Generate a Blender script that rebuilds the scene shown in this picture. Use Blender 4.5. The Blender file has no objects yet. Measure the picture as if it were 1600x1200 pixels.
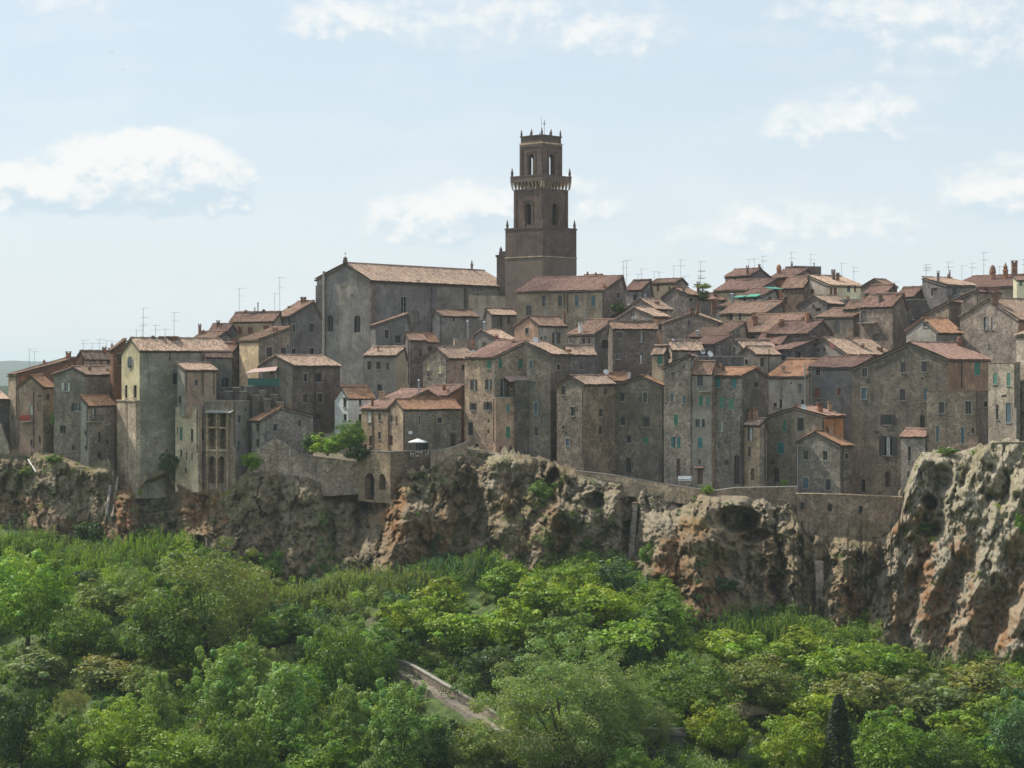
import bpy, math, random
import numpy as np
from mathutils import Vector, Matrix

random.seed(7)
S = bpy.context.scene
COL = S.collection
R = math.radians
# The view: level camera, 72 mm, horizon at picture row 570 of 1200 (measured on the photograph, 1600 wide)
F, CX, HY = 3200.0, 800.0, 570.0
def at(px, py, Y):
    """point at distance Y (m) that the photo shows at (px, py)"""
    return Vector(((px - CX) / F * Y, Y, (HY - py) / F * Y))
def to_px(p): return (CX + F * p[0] / p[1], HY - F * p[2] / p[1])

# ------------------------------------------------------------------ camera, sky, sun, exposure
cd = bpy.data.cameras.new('camera'); cam = bpy.data.objects.new('camera', cd); COL.objects.link(cam)
cam.location = (0, 0, 0); cam.rotation_euler = (R(90), 0, 0)
cd.lens = 72; cd.sensor_width = 36; cd.shift_y = -30 / 1600; cd.clip_start = 0.5; cd.clip_end = 40000
S.camera = cam
S.view_settings.view_transform = 'Standard'; S.view_settings.look = 'None'
S.view_settings.exposure = 0.0; S.view_settings.gamma = 1
S.cycles.use_denoising = True
S.cycles.max_bounces = 6; S.cycles.diffuse_bounces = 3; S.cycles.glossy_bounces = 2
S.cycles.transmission_bounces = 3; S.cycles.transparent_max_bounces = 6; S.cycles.volume_bounces = 1
S.cycles.caustics_reflective = False; S.cycles.caustics_refractive = False

SUN_EL, SUN_TH = R(50), R(30)          # elevation; angle of the sun behind the left-right line
sun_to = Vector((-math.cos(SUN_TH) * math.cos(SUN_EL), math.sin(SUN_TH) * math.cos(SUN_EL), math.sin(SUN_EL)))
sd = bpy.data.lights.new('sun', 'SUN'); so = bpy.data.objects.new('sun', sd); COL.objects.link(so)
sd.energy = 5.0; sd.angle = R(0.5); sd.color = (1.0, 0.93, 0.82)
so.rotation_euler = sun_to.to_track_quat('Z', 'Y').to_euler()

class E:
    """a shader value with arithmetic: each operation adds a Math node"""
    def __init__(s, nt, k): s.nt = nt; s.k = k
    def op(s, o, *a, clamp=False):
        n = s.nt.nodes.new('ShaderNodeMath'); n.operation = o; n.use_clamp = clamp
        for i, v in enumerate((s,) + a):
            if isinstance(v, E): s.nt.links.new(v.k, n.inputs[i])
            else: n.inputs[i].default_value = v
        return E(s.nt, n.outputs[0])
    def __add__(s, o): return s.op('ADD', o)
    def __radd__(s, o): return s.op('ADD', o)
    def __sub__(s, o): return s.op('SUBTRACT', o)
    def __rsub__(s, o): return E.const(s.nt, o).op('SUBTRACT', s)
    def __mul__(s, o): return s.op('MULTIPLY', o)
    def __rmul__(s, o): return s.op('MULTIPLY', o)
    def __truediv__(s, o): return s.op('DIVIDE', o)
    def max(s, o): return s.op('MAXIMUM', o)
    def min(s, o): return s.op('MINIMUM', o)
    def clamp(s): return s.op('ADD', 0.0, clamp=True)
    @staticmethod
    def const(nt, v):
        n = nt.nodes.new('ShaderNodeValue'); n.outputs[0].default_value = v; return E(nt, n.outputs[0])
    def ss(s, a, b):
        n = s.nt.nodes.new('ShaderNodeMapRange'); n.interpolation_type = 'SMOOTHSTEP'
        s.nt.links.new(s.k, n.inputs[0]); n.inputs[1].default_value = a; n.inputs[2].default_value = b
        return E(s.nt, n.outputs[0])
def comb(nt, x, y, z):
    n = nt.nodes.new('ShaderNodeCombineXYZ')
    for i, v in enumerate((x, y, z)):
        if isinstance(v, E): nt.links.new(v.k, n.inputs[i])
        else: n.inputs[i].default_value = v
    return n.outputs[0]
def noise(nt, vec, scale, detail=4, rough=0.55, lac=2.0, dist=0.0):
    n = nt.nodes.new('ShaderNodeTexNoise'); n.inputs['Scale'].default_value = scale
    n.inputs['Detail'].default_value = detail; n.inputs['Roughness'].default_value = rough
    n.inputs['Lacunarity'].default_value = lac; n.inputs['Distortion'].default_value = dist
    if vec is not None: nt.links.new(vec, n.inputs['Vector'])
    return E(nt, n.outputs[0])
def mixc(nt, f, a, b, mode='MIX'):
    n = nt.nodes.new('ShaderNodeMix'); n.data_type = 'RGBA'; n.blend_type = mode; n.clamp_factor = True
    for i, v in ((0, f), (6, a), (7, b)):
        if isinstance(v, E): nt.links.new(v.k, n.inputs[i])
        elif isinstance(v, (int, float)): n.inputs[i].default_value = v
        elif isinstance(v, tuple): n.inputs[i].default_value = (v[0], v[1], v[2], 1)
        else: nt.links.new(v, n.inputs[i])
    return n.outputs[2]

W = bpy.data.worlds.new('World'); S.world = W; W.use_nodes = True
nt = W.node_tree; bg = nt.nodes['Background']
sky = nt.nodes.new('ShaderNodeTexSky'); sky.sky_type = 'NISHITA'; sky.sun_disc = False
sky.sun_elevation = SUN_EL; sky.sun_rotation = R(270) + SUN_TH
sky.altitude = 300; sky.air_density = 1.0; sky.dust_density = 1.4; sky.ozone_density = 1.6
SKY = 0.115
bg.inputs[1].default_value = SKY
def clouds():
    tc = nt.nodes.new('ShaderNodeTexCoord')
    sp = nt.nodes.new('ShaderNodeSeparateXYZ'); nt.links.new(tc.outputs['Generated'], sp.inputs[0])
    x, y, z = (E(nt, o) for o in sp.outputs)
    yy = y.max(0.06)
    U = x / yy * 32.0 + 8.0            # bearing and height of the view ray, in units of 1.8 degrees
    V = 5.7 - z / yy * 32.0
    # (centre bearing, base height, half width, height above base, depth below base, strength)
    B = [(2.1, 2.98, 1.95, .85, .42, 1.2), (2.45, 2.50, 1.05, .45, .6, .85), (.4, 2.98, 1.3, .45, .35, .85), (3.5, 2.9, .6, .45, .4, .7),
         (7.0, 3.55, 1.4, .62, .35, .8), (9.0, 3.2, 1.0, .45, .4, .5), (7.5, 3.15, .8, .35, .3, .5),
         (7.6, .35, 3.3, .55, .5, .48), (5.3, .4, 1.0, .35, .25, .45), (9.6, .75, 1.2, .45, .3, .42),
         (13.7, 1.95, .8, .55, .28, .66), (12.5, 2.05, .7, .4, .28, .6),
         (15.8, 3.15, 1.2, .68, .4, .78), (12.9, 3.6, 1.9, .5, .3, .5), (11.2, 3.7, 1.2, .35, .3, .36),
         (14.9, .65, 1.9, .85, .65, .56), (13.2, .2, 1.5, .35, .3, .42), (4.7, .1, .8, .2, .2, .25), (.9, .05, 1.0, .2, .2, .4)]
    def dens(du, dv):
        Uo, Vo = U + du, V + dv
        w1 = noise(nt, comb(nt, Uo, Vo * 1.5, 3.7), 1.1, 4, .55)
        Uw, Vw = Uo + (w1 - .5) * 1.1, Vo + (w1 - .5) * 0.8
        acc = None
        for cx, cy, rx, hu, hd, k in B:
            a = (Uw - cx) / (rx * 1.12); d = Vw - cy
            b = (d * (-1 / (hu * 1.3))).max(d / (hd * 1.1))
            e = (1.0 - a * a - b * b).max(0.0) * k
            acc = e if acc is None else (acc + e) - acc * e * .6
        n = noise(nt, comb(nt, Uo, Vo * 1.3, 0.0), 2.2, 9, .56)
        return acc + (n - .5) * (acc.ss(0, .3) * 1.1 + .06)
    d0, d1 = dens(0, 0), dens(-.13, -.24)
    cover = d0.ss(.02, .85)
    lit = (d0 - d1).ss(-.26, .30)
    veil = noise(nt, comb(nt, U * .35, V * 1.1, 9.0), 1.0, 6, .6).ss(.42, .8) * .32
    k = 1 / SKY
    base = mixc(nt, .62, sky.outputs[0], (.82 * k, .935 * k, 1.01 * k))
    hor = (V - 1.0) / 5.0
    base = mixc(nt, hor.clamp() * .6, base, (.835 * k, .90 * k, .95 * k))
    base = mixc(nt, veil, base, (.88 * k, .92 * k, .94 * k))
    cc = mixc(nt, lit, (.66 * k, .785 * k, .87 * k), (.985 * k, .985 * k, .96 * k))
    nt.links.new(mixc(nt, cover * .88, base, cc), bg.inputs[0])
clouds()
# ------------------------------------------------------------------ mesh and object helpers
class MB:
    """collects boxes, quads, tubes and prisms into one mesh"""
    def __init__(s): s.v = []; s.f = []; s.mi = []; s.uv = {}; s.m = 0
    def add(s, vs, fs):
        b = len(s.v); s.v += [tuple(p) for p in vs]
        for f in fs: s.f.append(tuple(b + i for i in f)); s.mi.append(s.m)
    def quad(s, a, b, c, d): s.add((a, b, c, d), ((0, 1, 2, 3),))
    def poly(s, pts): s.add(pts, (tuple(range(len(pts))),))
    def box(s, o, a, b, c):
        """corner o and three edge vectors"""
        o, a, b, c = Vector(o), Vector(a), Vector(b), Vector(c)
        s.add((o, o+a, o+a+b, o+b, o+c, o+a+c, o+a+b+c, o+b+c),
              ((0,3,2,1),(4,5,6,7),(0,1,5,4),(1,2,6,5),(2,3,7,6),(3,0,4,7)))
    def cbox(s, c, sx, sy, sz, ang=0.0):
        """box centred on c in plan, standing on c.z"""
        ca, sa = math.cos(ang), math.sin(ang)
        a = Vector((ca*sx, sa*sx, 0)); b = Vector((-sa*sy, ca*sy, 0))
        s.box(Vector(c) - a/2 - b/2, a, b, (0, 0, sz))
    def tube(s, pts, rad, n=6, cap=True):
        pts = [Vector(p) for p in pts]; rad = rad if isinstance(rad, (list, tuple)) else [rad]*len(pts)
        rings = []
        for i, p in enumerate(pts):
            d = (pts[min(i+1, len(pts)-1)] - pts[max(i-1, 0)]).normalized()
            u = d.cross(Vector((.31, .17, .93)) if abs(d.z) < .95 else Vector((1, 0, 0))).normalized(); w = d.cross(u)
            rings.append([p + (u*math.cos(6.2832*k/n) + w*math.sin(6.2832*k/n))*rad[i] for k in range(n)])
        fs = []
        for i in range(len(pts)-1):
            for k in range(n): fs.append((i*n+k, i*n+(k+1) % n, (i+1)*n+(k+1) % n, (i+1)*n+k))
        if cap: fs += [tuple(range(n))[::-1], tuple((len(pts)-1)*n + k for k in range(n))]
        s.add([q for r in rings for q in r], fs)
    def lathe(s, c, prof, n=10, ang=0.0):
        c = Vector(c); vs = []; fs = []
        for r, z in prof:
            for k in range(n):
                t = 6.2832*k/n + ang; vs.append(c + Vector((r*math.cos(t), r*math.sin(t), z)))
        for i in range(len(prof)-1):
            for k in range(n): fs.append((i*n+k, i*n+(k+1) % n, (i+1)*n+(k+1) % n, (i+1)*n+k))
        fs += [tuple(range(n))[::-1], tuple((len(prof)-1)*n+k for k in range(n))]
        s.add(vs, fs)
    def build(s, name, mats, parent=None, smooth=False):
        if not s.f: return None
        base = parent_base(parent) if parent else Vector((0, 0, 0))
        me = bpy.data.meshes.new(name)
        me.from_pydata([(x-base.x, y-base.y, z-base.z) for x, y, z in s.v], [], s.f)
        for m in (mats if isinstance(mats, (list, tuple)) else [mats]): me.materials.append(m)
        if any(s.mi): me.polygons.foreach_set('material_index', s.mi)
        if smooth: me.polygons.foreach_set('use_smooth', [True]*len(s.f))
        if s.uv:
            ul = me.uv_layers.new(name='uv')
            for p in me.polygons:
                for li, vi in zip(p.loop_indices, p.vertices):
                    ul.data[li].uv = s.uv.get(vi, (0, 0))
        o = bpy.data.objects.new(name, me); COL.objects.link(o)
        if parent: o.parent = parent
        return o
BASE = {}
def parent_base(o):
    while o.parent: o = o.parent
    return BASE.get(o.name, Vector((0, 0, 0)))
def tag(o, label=None, cat=None, group=None, kind=None):
    if label: o['label'] = label
    if cat: o['category'] = cat
    if group: o['group'] = group
    if kind: o['kind'] = kind
    return o
def thing(name, loc, label, cat, group=None):
    o = bpy.data.objects.new(name, None); COL.objects.link(o); o.location = loc; o.empty_display_size = .5
    BASE[o.name] = Vector(loc)
    return tag(o, label, cat, group)

def npmesh(name, V, Q, mat, parent=None, smooth=False, col=None, colname='tint'):
    """mesh from numpy arrays: V (n,3) points, Q (m,4) or (m,3) faces, col (n,4) point colours"""
    me = bpy.data.meshes.new(name); V = np.asarray(V, np.float32); Q = np.asarray(Q, np.int32); k = Q.shape[1]
    me.vertices.add(len(V)); me.vertices.foreach_set('co', V.ravel())
    me.loops.add(Q.size); me.loops.foreach_set('vertex_index', Q.ravel())
    me.polygons.add(len(Q)); me.polygons.foreach_set('loop_start', np.arange(0, Q.size, k, dtype=np.int32))
    if smooth: me.polygons.foreach_set('use_smooth', np.ones(len(Q), bool))
    me.update(calc_edges=True)
    if col is not None:
        a = me.attributes.new(colname, 'FLOAT_COLOR', 'POINT'); a.data.foreach_set('color', np.asarray(col, np.float32).ravel())
    for m in (mat if isinstance(mat, (list, tuple)) else [mat]): me.materials.append(m)
    o = bpy.data.objects.new(name, me); COL.objects.link(o)
    if parent: o.parent = parent
    return o
def hash3(i, j, k, seed):
    h = (i.astype(np.int64)*374761393 + j.astype(np.int64)*668265263 + k.astype(np.int64)*2147483647 + seed*1274126177) & 0xffffffff
    h = ((h ^ (h >> 13))*1274126177) & 0xffffffff
    h = ((h ^ (h >> 16))*2246822519) & 0xffffffff
    return ((h ^ (h >> 15)) & 0xffffff)/float(0xffffff)
def vnoise(x, y, z, seed=0):
    x, y, z = np.broadcast_arrays(np.asarray(x, float), np.asarray(y, float), np.asarray(z, float))
    i, j, k = np.floor(x), np.floor(y), np.floor(z); fx, fy, fz = x-i, y-j, z-k
    fx, fy, fz = (t*t*t*(t*(t*6-15)+10) for t in (fx, fy, fz)); r = 0
    for a in (0, 1):
        for b in (0, 1):
            for c in (0, 1):
                w = (fx if a else 1-fx)*(fy if b else 1-fy)*(fz if c else 1-fz)
                r = r + w*hash3(i+a, j+b, k+c, seed)
    return r
def fbm(x, y, z, oct=4, seed=0, gain=.5, ridged=False):
    r = 0; a = 1; t = 0
    for o in range(oct):
        n = vnoise(x*2**o, y*2**o, z*2**o, seed+o)
        if ridged: n = 1-np.abs(2*n-1)
        r = r+a*n; t += a; a *= gain
    return r/t

# ------------------------------------------------------------------ materials
def newmat(name):
    m = bpy.data.materials.new(name); m.use_nodes = True
    return m, m.node_tree, m.node_tree.nodes['Principled BSDF']
def wpos(nt, sx=1, sy=1, sz=1):
    g = nt.nodes.new('ShaderNodeNewGeometry'); mp = nt.nodes.new('ShaderNodeMapping'); mp.inputs[3].default_value = (sx, sy, sz)
    nt.links.new(g.outputs['Position'], mp.inputs[0]); return mp.outputs[0]
def objrand(nt):
    n = nt.nodes.new('ShaderNodeObjectInfo'); return E(nt, n.outputs['Random'])
def bump(nt, b, h, strength, dist):
    n = nt.nodes.new('ShaderNodeBump'); n.inputs['Strength'].default_value = strength; n.inputs['Distance'].default_value = dist
    nt.links.new(h.k, n.inputs['Height']); nt.links.new(n.outputs[0], b.inputs['Normal'])
def sc(c, k): return tuple(min(1, v*k) for v in c)
MATS = {}
def plain(name, c, rough=.7, metal=0.0):
    if name not in MATS:
        m, nt, b = newmat(name); p = wpos(nt)
        n = noise(nt, p, 1.7, 5, .6)
        nt.links.new(mixc(nt, n.ss(.3, .7), sc(c, .78), sc(c, 1.15)), b.inputs['Base Color'])
        b.inputs['Roughness'].default_value = rough; b.inputs['Metallic'].default_value = metal; MATS[name] = m
    return MATS[name]
def wall_mat(name, c, c2, stone=1.0, stain=(.06, .056, .052), stainamt=.6, pale=None):
    """tuff masonry (stone near 1) or old plaster (stone near 0): blocks, big weather stains, runs, bare patches"""
    m, nt, b = newmat(name); p = wpos(nt); rnd = objrand(nt)
    big = noise(nt, p, .16, 7, .68, dist=.4); mid = noise(nt, p, .55, 6, .66); fine = noise(nt, p, 2.1, 6, .72)
    run = noise(nt, wpos(nt, 1.1, 1.1, .10), 1.0, 5, .6)
    vo = nt.nodes.new('ShaderNodeTexVoronoi'); vo.inputs['Scale'].default_value = 1.0
    nt.links.new(wpos(nt, 3.0, 3.0, 4.6), vo.inputs['Vector'])
    bw = nt.nodes.new('ShaderNodeRGBToBW'); nt.links.new(vo.outputs['Color'], bw.inputs[0]); blk = E(nt, bw.outputs[0])
    col = mixc(nt, mid.ss(.32, .68), c, c2)
    col = mixc(nt, big.ss(.53, .60) * .55, col, pale or sc(c, 1.45))
    patch = noise(nt, wpos(nt, 1, 1, .8), .34, 8, .72, dist=.6)
    col = mixc(nt, patch.ss(.555, .585) * .6, col, sc(c, 1.5) if not pale else pale)
    col = mixc(nt, patch.ss(.45, .42) * .5, col, sc(c2, .72))
    tone = mixc(nt, (rnd * 7.31).op('FRACT'), (1.09, .99, .88), (.93, .985, 1.05))
    col = mixc(nt, 1.0, col, tone, 'MULTIPLY')
    f = (blk - .5) * (.62 * stone) + (fine - .5) * (.5 + 1.1 * stone) + 1.0
    mul = nt.nodes.new('ShaderNodeVectorMath'); mul.operation = 'SCALE'
    nt.links.new(col, mul.inputs[0]); nt.links.new((f * (rnd * .56 + .74)).k, mul.inputs['Scale'])
    st = (run.ss(.52, .74) * .8 + (1.0 - big).ss(.52, .72) * .7).clamp() * stainamt
    col = mixc(nt, st, mul.outputs[0], stain)
    nt.links.new(col, b.inputs['Base Color']); b.inputs['Roughness'].default_value = .93; b.inputs['Specular IOR Level'].default_value = .2
    bump(nt, b, blk * (.3 * stone) + fine * .7 + mid * .5, .5, .10)
    MATS[name] = m; return m
wall_mat('stone_brown', (0.311, 0.244, 0.192), (0.220, 0.179, 0.149))
wall_mat('stone_grey', (0.275, 0.238, 0.207), (0.195, 0.173, 0.155))
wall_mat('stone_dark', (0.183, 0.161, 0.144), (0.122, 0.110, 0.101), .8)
wall_mat('stone_tan', (0.390, 0.311, 0.229), (0.287, 0.228, 0.174), .9)
wall_mat('stone_green', (0.234, 0.210, 0.177), (0.177, 0.159, 0.137), .8)
wall_mat('plaster_beige', (0.488, 0.409, 0.287), (0.390, 0.323, 0.226), .15, stainamt=.35)
wall_mat('plaster_yellow', (0.500, 0.427, 0.262), (0.439, 0.372, 0.232), .12, stainamt=.25)
wall_mat('plaster_grey', (0.348, 0.317, 0.268), (0.268, 0.244, 0.207), .25, pale=(.40, .39, .36))
wall_mat('plaster_slate', (0.232, 0.213, 0.189), (0.171, 0.159, 0.144), .2, pale=(.29, .275, .245), stainamt=.6)
wall_mat('plaster_umber', (0.305, 0.262, 0.201), (0.244, 0.210, 0.165), .4)
wall_mat('plaster_pink', (0.403, 0.275, 0.201), (0.305, 0.213, 0.159), .35)
wall_mat('plaster_white', (0.620, 0.620, 0.620), (0.586, 0.610, 0.610), .05, stainamt=.2)
wall_mat('plaster_cream', (0.620, 0.610, 0.439), (0.610, 0.537, 0.378), .05, stainamt=.2)
wall_mat('plaster_orange', (0.415, 0.207, 0.104), (0.342, 0.177, 0.098), .12)
wall_mat('plaster_red', (0.390, 0.091, 0.061), (0.317, 0.073, 0.061), .1, stainamt=.2)
wall_mat('brick_brown', (0.256, 0.140, 0.091), (0.183, 0.110, 0.079), .9)
wall_mat('brick_tower', (.165, .122, .104), (.128, .097, .085), .55, stainamt=.4, pale=(.19, .15, .125))
wall_mat('tower_plaster', (.235, .188, .158), (.205, .166, .14), .15, stainamt=.2, pale=(.24, .2, .165))
def roof_mat(name, c, dark, lichen=.25):
    m, nt, b = newmat(name)
    tc = nt.nodes.new('ShaderNodeTexCoord')
    br = nt.nodes.new('ShaderNodeTexBrick'); nt.links.new(tc.outputs['UV'], br.inputs['Vector'])
    br.inputs['Color1'].default_value = (0, 0, 0, 1); br.inputs['Color2'].default_value = (1, 1, 1, 1); br.inputs['Mortar'].default_value = (.1, .1, .1, 1)
    br.inputs['Scale'].default_value = 1; br.inputs['Brick Width'].default_value = .30; br.inputs['Row Height'].default_value = .42
    br.inputs['Mortar Size'].default_value = .012; br.offset = 0.0
    bw = nt.nodes.new('ShaderNodeRGBToBW'); nt.links.new(br.outputs['Color'], bw.inputs[0]); t = E(nt, bw.outputs[0])
    p = wpos(nt); big = noise(nt, p, .35, 5, .6); fine = noise(nt, p, 2.6, 4, .65); rnd = objrand(nt)
    k = (t * .9 + fine * .55 + big * .5 - .5).clamp()
    col = mixc(nt, k, dark, c)
    col = mixc(nt, (noise(nt, wpos(nt, 1, 1.3, 1), .9, 6, .7)).ss(.56, .72) * lichen * 2, col, (.30, .235, .12))
    col = mixc(nt, (1.0 - big).ss(.54, .74) * .6, col, sc(dark, .8))
    mul = nt.nodes.new('ShaderNodeVectorMath'); mul.operation = 'SCALE'; nt.links.new(col, mul.inputs[0]); nt.links.new((rnd * .3 + .85).k, mul.inputs['Scale'])
    nt.links.new(mul.outputs[0], b.inputs['Base Color']); b.inputs['Roughness'].default_value = .9; b.inputs['Specular IOR Level'].default_value = .2
    bump(nt, b, t * .6 + fine, .5, .06); MATS[name] = m
roof_mat('tile_tan', (.58, .415, .31), (.23, .16, .12), .22)
roof_mat('tile_pink', (.48, .305, .235), (.22, .14, .11), .15)
roof_mat('tile_orange', (.50, .285, .17), (.25, .14, .09), .35)
roof_mat('tile_brown', (.38, .245, .175), (.17, .11, .085), .35)
roof_mat('tile_red', (.35, .215, .17), (.17, .105, .085), .2)
plain('glass_dark', (.018, .022, .026), .12)
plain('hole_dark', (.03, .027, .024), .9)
plain('frame_brown', (.10, .06, .04)); plain('frame_white', (.62, .62, .58)); plain('frame_grey', (.16, .15, .14))
plain('shutter_green', (.045, .20, .13)); plain('shutter_teal', (.05, .19, .20)); plain('shutter_brown', (.09, .055, .04))
plain('shutter_dark', (.055, .05, .047)); plain('shutter_white', (.55, .55, .50)); plain('shutter_yellow', (.62, .55, .33)); plain('shutter_red', (.20, .07, .05))
plain('shutter_blue', (.09, .14, .17)); plain('shutter_mint', (.10, .24, .18))
plain('sill_stone', (.34, .31, .265)); plain('surround', (.29, .255, .21)); plain('door_brown', (.13, .075, .05))
plain('metal_grey', (.35, .36, .37), .4, .6); plain('pipe_brown', (.09, .065, .05)); plain('pipe_pale', (.42, .40, .37)); plain('iron', (.06, .06, .06), .6)
plain('curtain', (.62, .62, .6)); plain('dish_white', (.7, .7, .7), .4); plain('dish_red', (.42, .15, .11), .5)
plain('white_paint', (.75, .76, .76), .5); plain('slab_grey', (.36, .34, .30)); plain('awning_green', (.05, .30, .20)); plain('awning_pink', (.45, .30, .26))
# ------------------------------------------------------------------ the tuff cliff, the hill it carries, the slope and valley
TOP = np.array([(-900,700,352),(-60,700,352),(30,702,350),(80,708,346),(130,722,343),(172,728,341),(184,764,340),(214,770,338.5),(226,752,338),(262,738,340),(270,752,340),(306,766,339),(352,768,337.5),(374,748,336.5),(392,738,336),(430,728,338),
                (500,740,336),(552,764,335),(560,778,335),(604,776,327.5),(618,744,327),(668,735,327),(720,704,330),(770,708,328),(800,712,326),(840,715,325),(878,728,323),(905,744,320),(1000,757,317),
                (1110,772,314),(1234,777,311),(1258,836,307.6),(1382,838,307.2),(1406,806,308.0),(1424,742,308.4),(1440,706,308.2),(1500,708,304.5),(1522,702,302.5),(1552,690,300),(1600,690,296),(1660,690,290),(2500,690,250)], float)
BOT = np.array([(-900,800,348),(-60,800,348),(60,832,344),(110,848,340),(180,850,336),(240,842,335),(290,850,334),(400,884,330),(440,918,328),(560,902,326),
                (590,892,322),(640,882,321),(700,872,322),(760,880,322),(830,888,319),(900,872,317),(985,888,313),(1010,908,309),(1080,974,303),(1130,978,302),(1200,952,304),(1280,978,302),
                (1350,982,302),(1370,1012,300),(1430,1032,296),(1580,1032,284),(1660,1036,278),(2500,1036,240)], float)
def top_at(px): return np.interp(px, TOP[:,0], TOP[:,1]), np.interp(px, TOP[:,0], TOP[:,2])
def bot_at(px): return np.interp(px, BOT[:,0], BOT[:,1]), np.interp(px, BOT[:,0], BOT[:,2])
# crags: ridge line from (x0,y0) to (x1,y1), half width towards the light and away from it, how far it stands out (m)
CRAG = [(640,790,604,900,24,56,9.5),(655,800,640,890,16,40,4),(792,708,768,770,26,34,6),(772,770,806,862,24,30,6),(836,785,800,880,22,30,5),(884,728,872,800,14,20,6),(876,790,828,890,26,36,7.5),
        (912,778,905,890,14,34,4.5),(965,785,960,880,22,26,3),(1046,830,1030,900,34,60,6),(1090,820,1085,975,40,62,9),(1150,766,1120,850,50,36,8),(1128,860,1136,980,40,52,5),(1195,790,1190,950,24,26,4),
        (1232,830,1236,950,18,26,4.5),(1322,856,1304,985,26,44,5.5),(1350,850,1340,990,12,20,4),(1430,712,1412,790,16,44,6.5),(1415,785,1372,1015,24,42,6),(1478,712,1506,780,30,34,5.5),(1508,770,1486,850,26,30,4),
        (1470,862,1432,1030,24,34,5),(1545,720,1500,860,22,28,4.5),(1560,800,1490,1030,26,40,5),(1602,760,1556,900,26,40,6),(1640,860,1580,1036,34,50,6),(1690,740,1650,1036,50,60,7),
        (82,708,60,838,34,110,5),(150,740,168,850,30,60,4),(196,752,190,846,18,26,6),(290,800,300,850,26,30,3),(322,838,330,884,46,60,5.5),(304,752,300,800,16,18,3.5),(352,760,350,830,30,30,3.5),(392,742,380,872,28,46,4),
        (470,770,450,900,26,40,3),(505,790,480,905,18,26,2.5),(545,790,540,880,20,30,2),(10,730,-10,820,40,40,4),(40,735,66,832,18,22,3),(700,760,690,868,30,40,2.5),(735,735,735,860,18,26,2),(840,716,836,770,22,26,2)]
# hollows and caves: centre, half sizes, depth (m)
DENT = [(1152,812,30,17,7),(1451,786,12,10,5),(928,783,16,12,4),(1452,830,20,8,2.5),(1268,838,6,11,4),(310,850,10,12,4),(1180,838,22,9,3),(585,775,20,26,3.5),(300,765,9,16,2),(246,800,34,70,3.5),(545,800,40,60,3),(730,800,26,60,3),
        (1470,750,22,20,2.0),(868,760,14,26,3.5),(985,800,14,60,1.5)]
def cells(x, y, seed):
    """broken blocks: per-cell offset and distance to the nearest joint"""
    i0, j0 = np.floor(x), np.floor(y); d1 = np.full(x.shape, 9.0); d2 = np.full(x.shape, 9.0); val = np.zeros(x.shape); gx = np.zeros(x.shape)
    for a in (-1, 0, 1):
        for b in (-1, 0, 1):
            i, j = i0+a, j0+b; cx, cy = i+hash3(i, j, i*0, seed), j+hash3(i, j, i*0, seed+1); d = np.hypot(x-cx, y-cy)
            new = d < d1; d2 = np.where(new, d1, np.minimum(d2, d)); val = np.where(new, hash3(i, j, i*0, seed+2), val)
            gx = np.where(new, (x-cx)*(hash3(i, j, i*0, seed+3)-.5)+(y-cy)*(hash3(i, j, i*0, seed+4)-.5), gx); d1 = np.where(new, d, d1)
    return val, gx, d2-d1
def cliff_push(px, py):
    w = (fbm(px/26, py/26, 1.3, 5, 11, .6)-.5)*44; w2 = (fbm(px/30, py/30, 7.7, 5, 15, .6)-.5)*40
    X, Y = px+w, py+w2; out = np.zeros_like(px)
    for x0, y0, x1, y1, wl, wr, amp in CRAG:
        dx, dy = x1-x0, y1-y0; L2 = dx*dx+dy*dy
        t = ((X-x0)*dx+(Y-y0)*dy)/L2; tc = np.clip(t, 0, 1)
        d = X-(x0+tc*dx); v = np.abs(t-tc)*math.sqrt(L2)
        k = np.where(d < 0, -d/wl, d/wr); k = np.sqrt(k*k+(v/(wl*.9))**2)
        e = np.clip(1-k, 0, 1); e = np.where(d < 0, np.sqrt(e), e**.85)*amp
        out = np.maximum(out, e)+.25*np.minimum(out, e)
    for x0, y0, rx, ry, dep in DENT:
        k = np.sqrt(((px+w*.25-x0)/rx)**2+((py+w2*.25-y0)/ry)**2)
        out = out-dep*np.clip((1.25-k)/.4, 0, 1)
    right = np.clip((px-1360)/70, 0, 1)
    sd, td = px*.86+py*.42, py*.86-px*.42          # strata of the pale rock run down to the left
    flute = fbm((px+w*.5)/38, py/150, 2.2, 3, 23, .5, True); diag = fbm(sd/24, td/90, 3.9, 4, 27, .55, True)
    lump = fbm(px/70, py/52, 4.4, 3, 31, .45, True)
    small = fbm(px/13, py/17, 6.1, 4, 37, .55); tiny = fbm(px/4, py/3.6, 8.1, 3, 39, .55)
    crack = np.clip((fbm(X/30, Y/120, 9.9, 3, 43, .5, True)-.80)/.2, 0, 1)
    calm = np.clip((px-540)/60, 0, 1)*.45+.55
    wx, wy = px+(small-.5)*16, py+(tiny-.5)*14
    v1, g1, e1 = cells(wx/24, wy/46, 101); v2, g2, e2 = cells((wx+wy*.2)/10, wy/17, 111); v3, g3, e3 = cells(wx/4.6, wy/6.5, 121)
    blocks = (v1-.5)*2.6+g1*3.0-np.clip(1-e1/.10, 0, 1)*1.0+(v2-.5)*1.3+g2*1.6-np.clip(1-e2/.12, 0, 1)*.5+(v3-.5)*.28+g3*.3
    out = out+blocks*(.58-.16*right)+((flute-.6)*3.4*(1-right)+(diag-.6)*3.6*right+(lump-.6)*3.2+(small-.5)*1.5+(tiny-.5)*.6-crack*2.2)*calm
    return out
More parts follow.
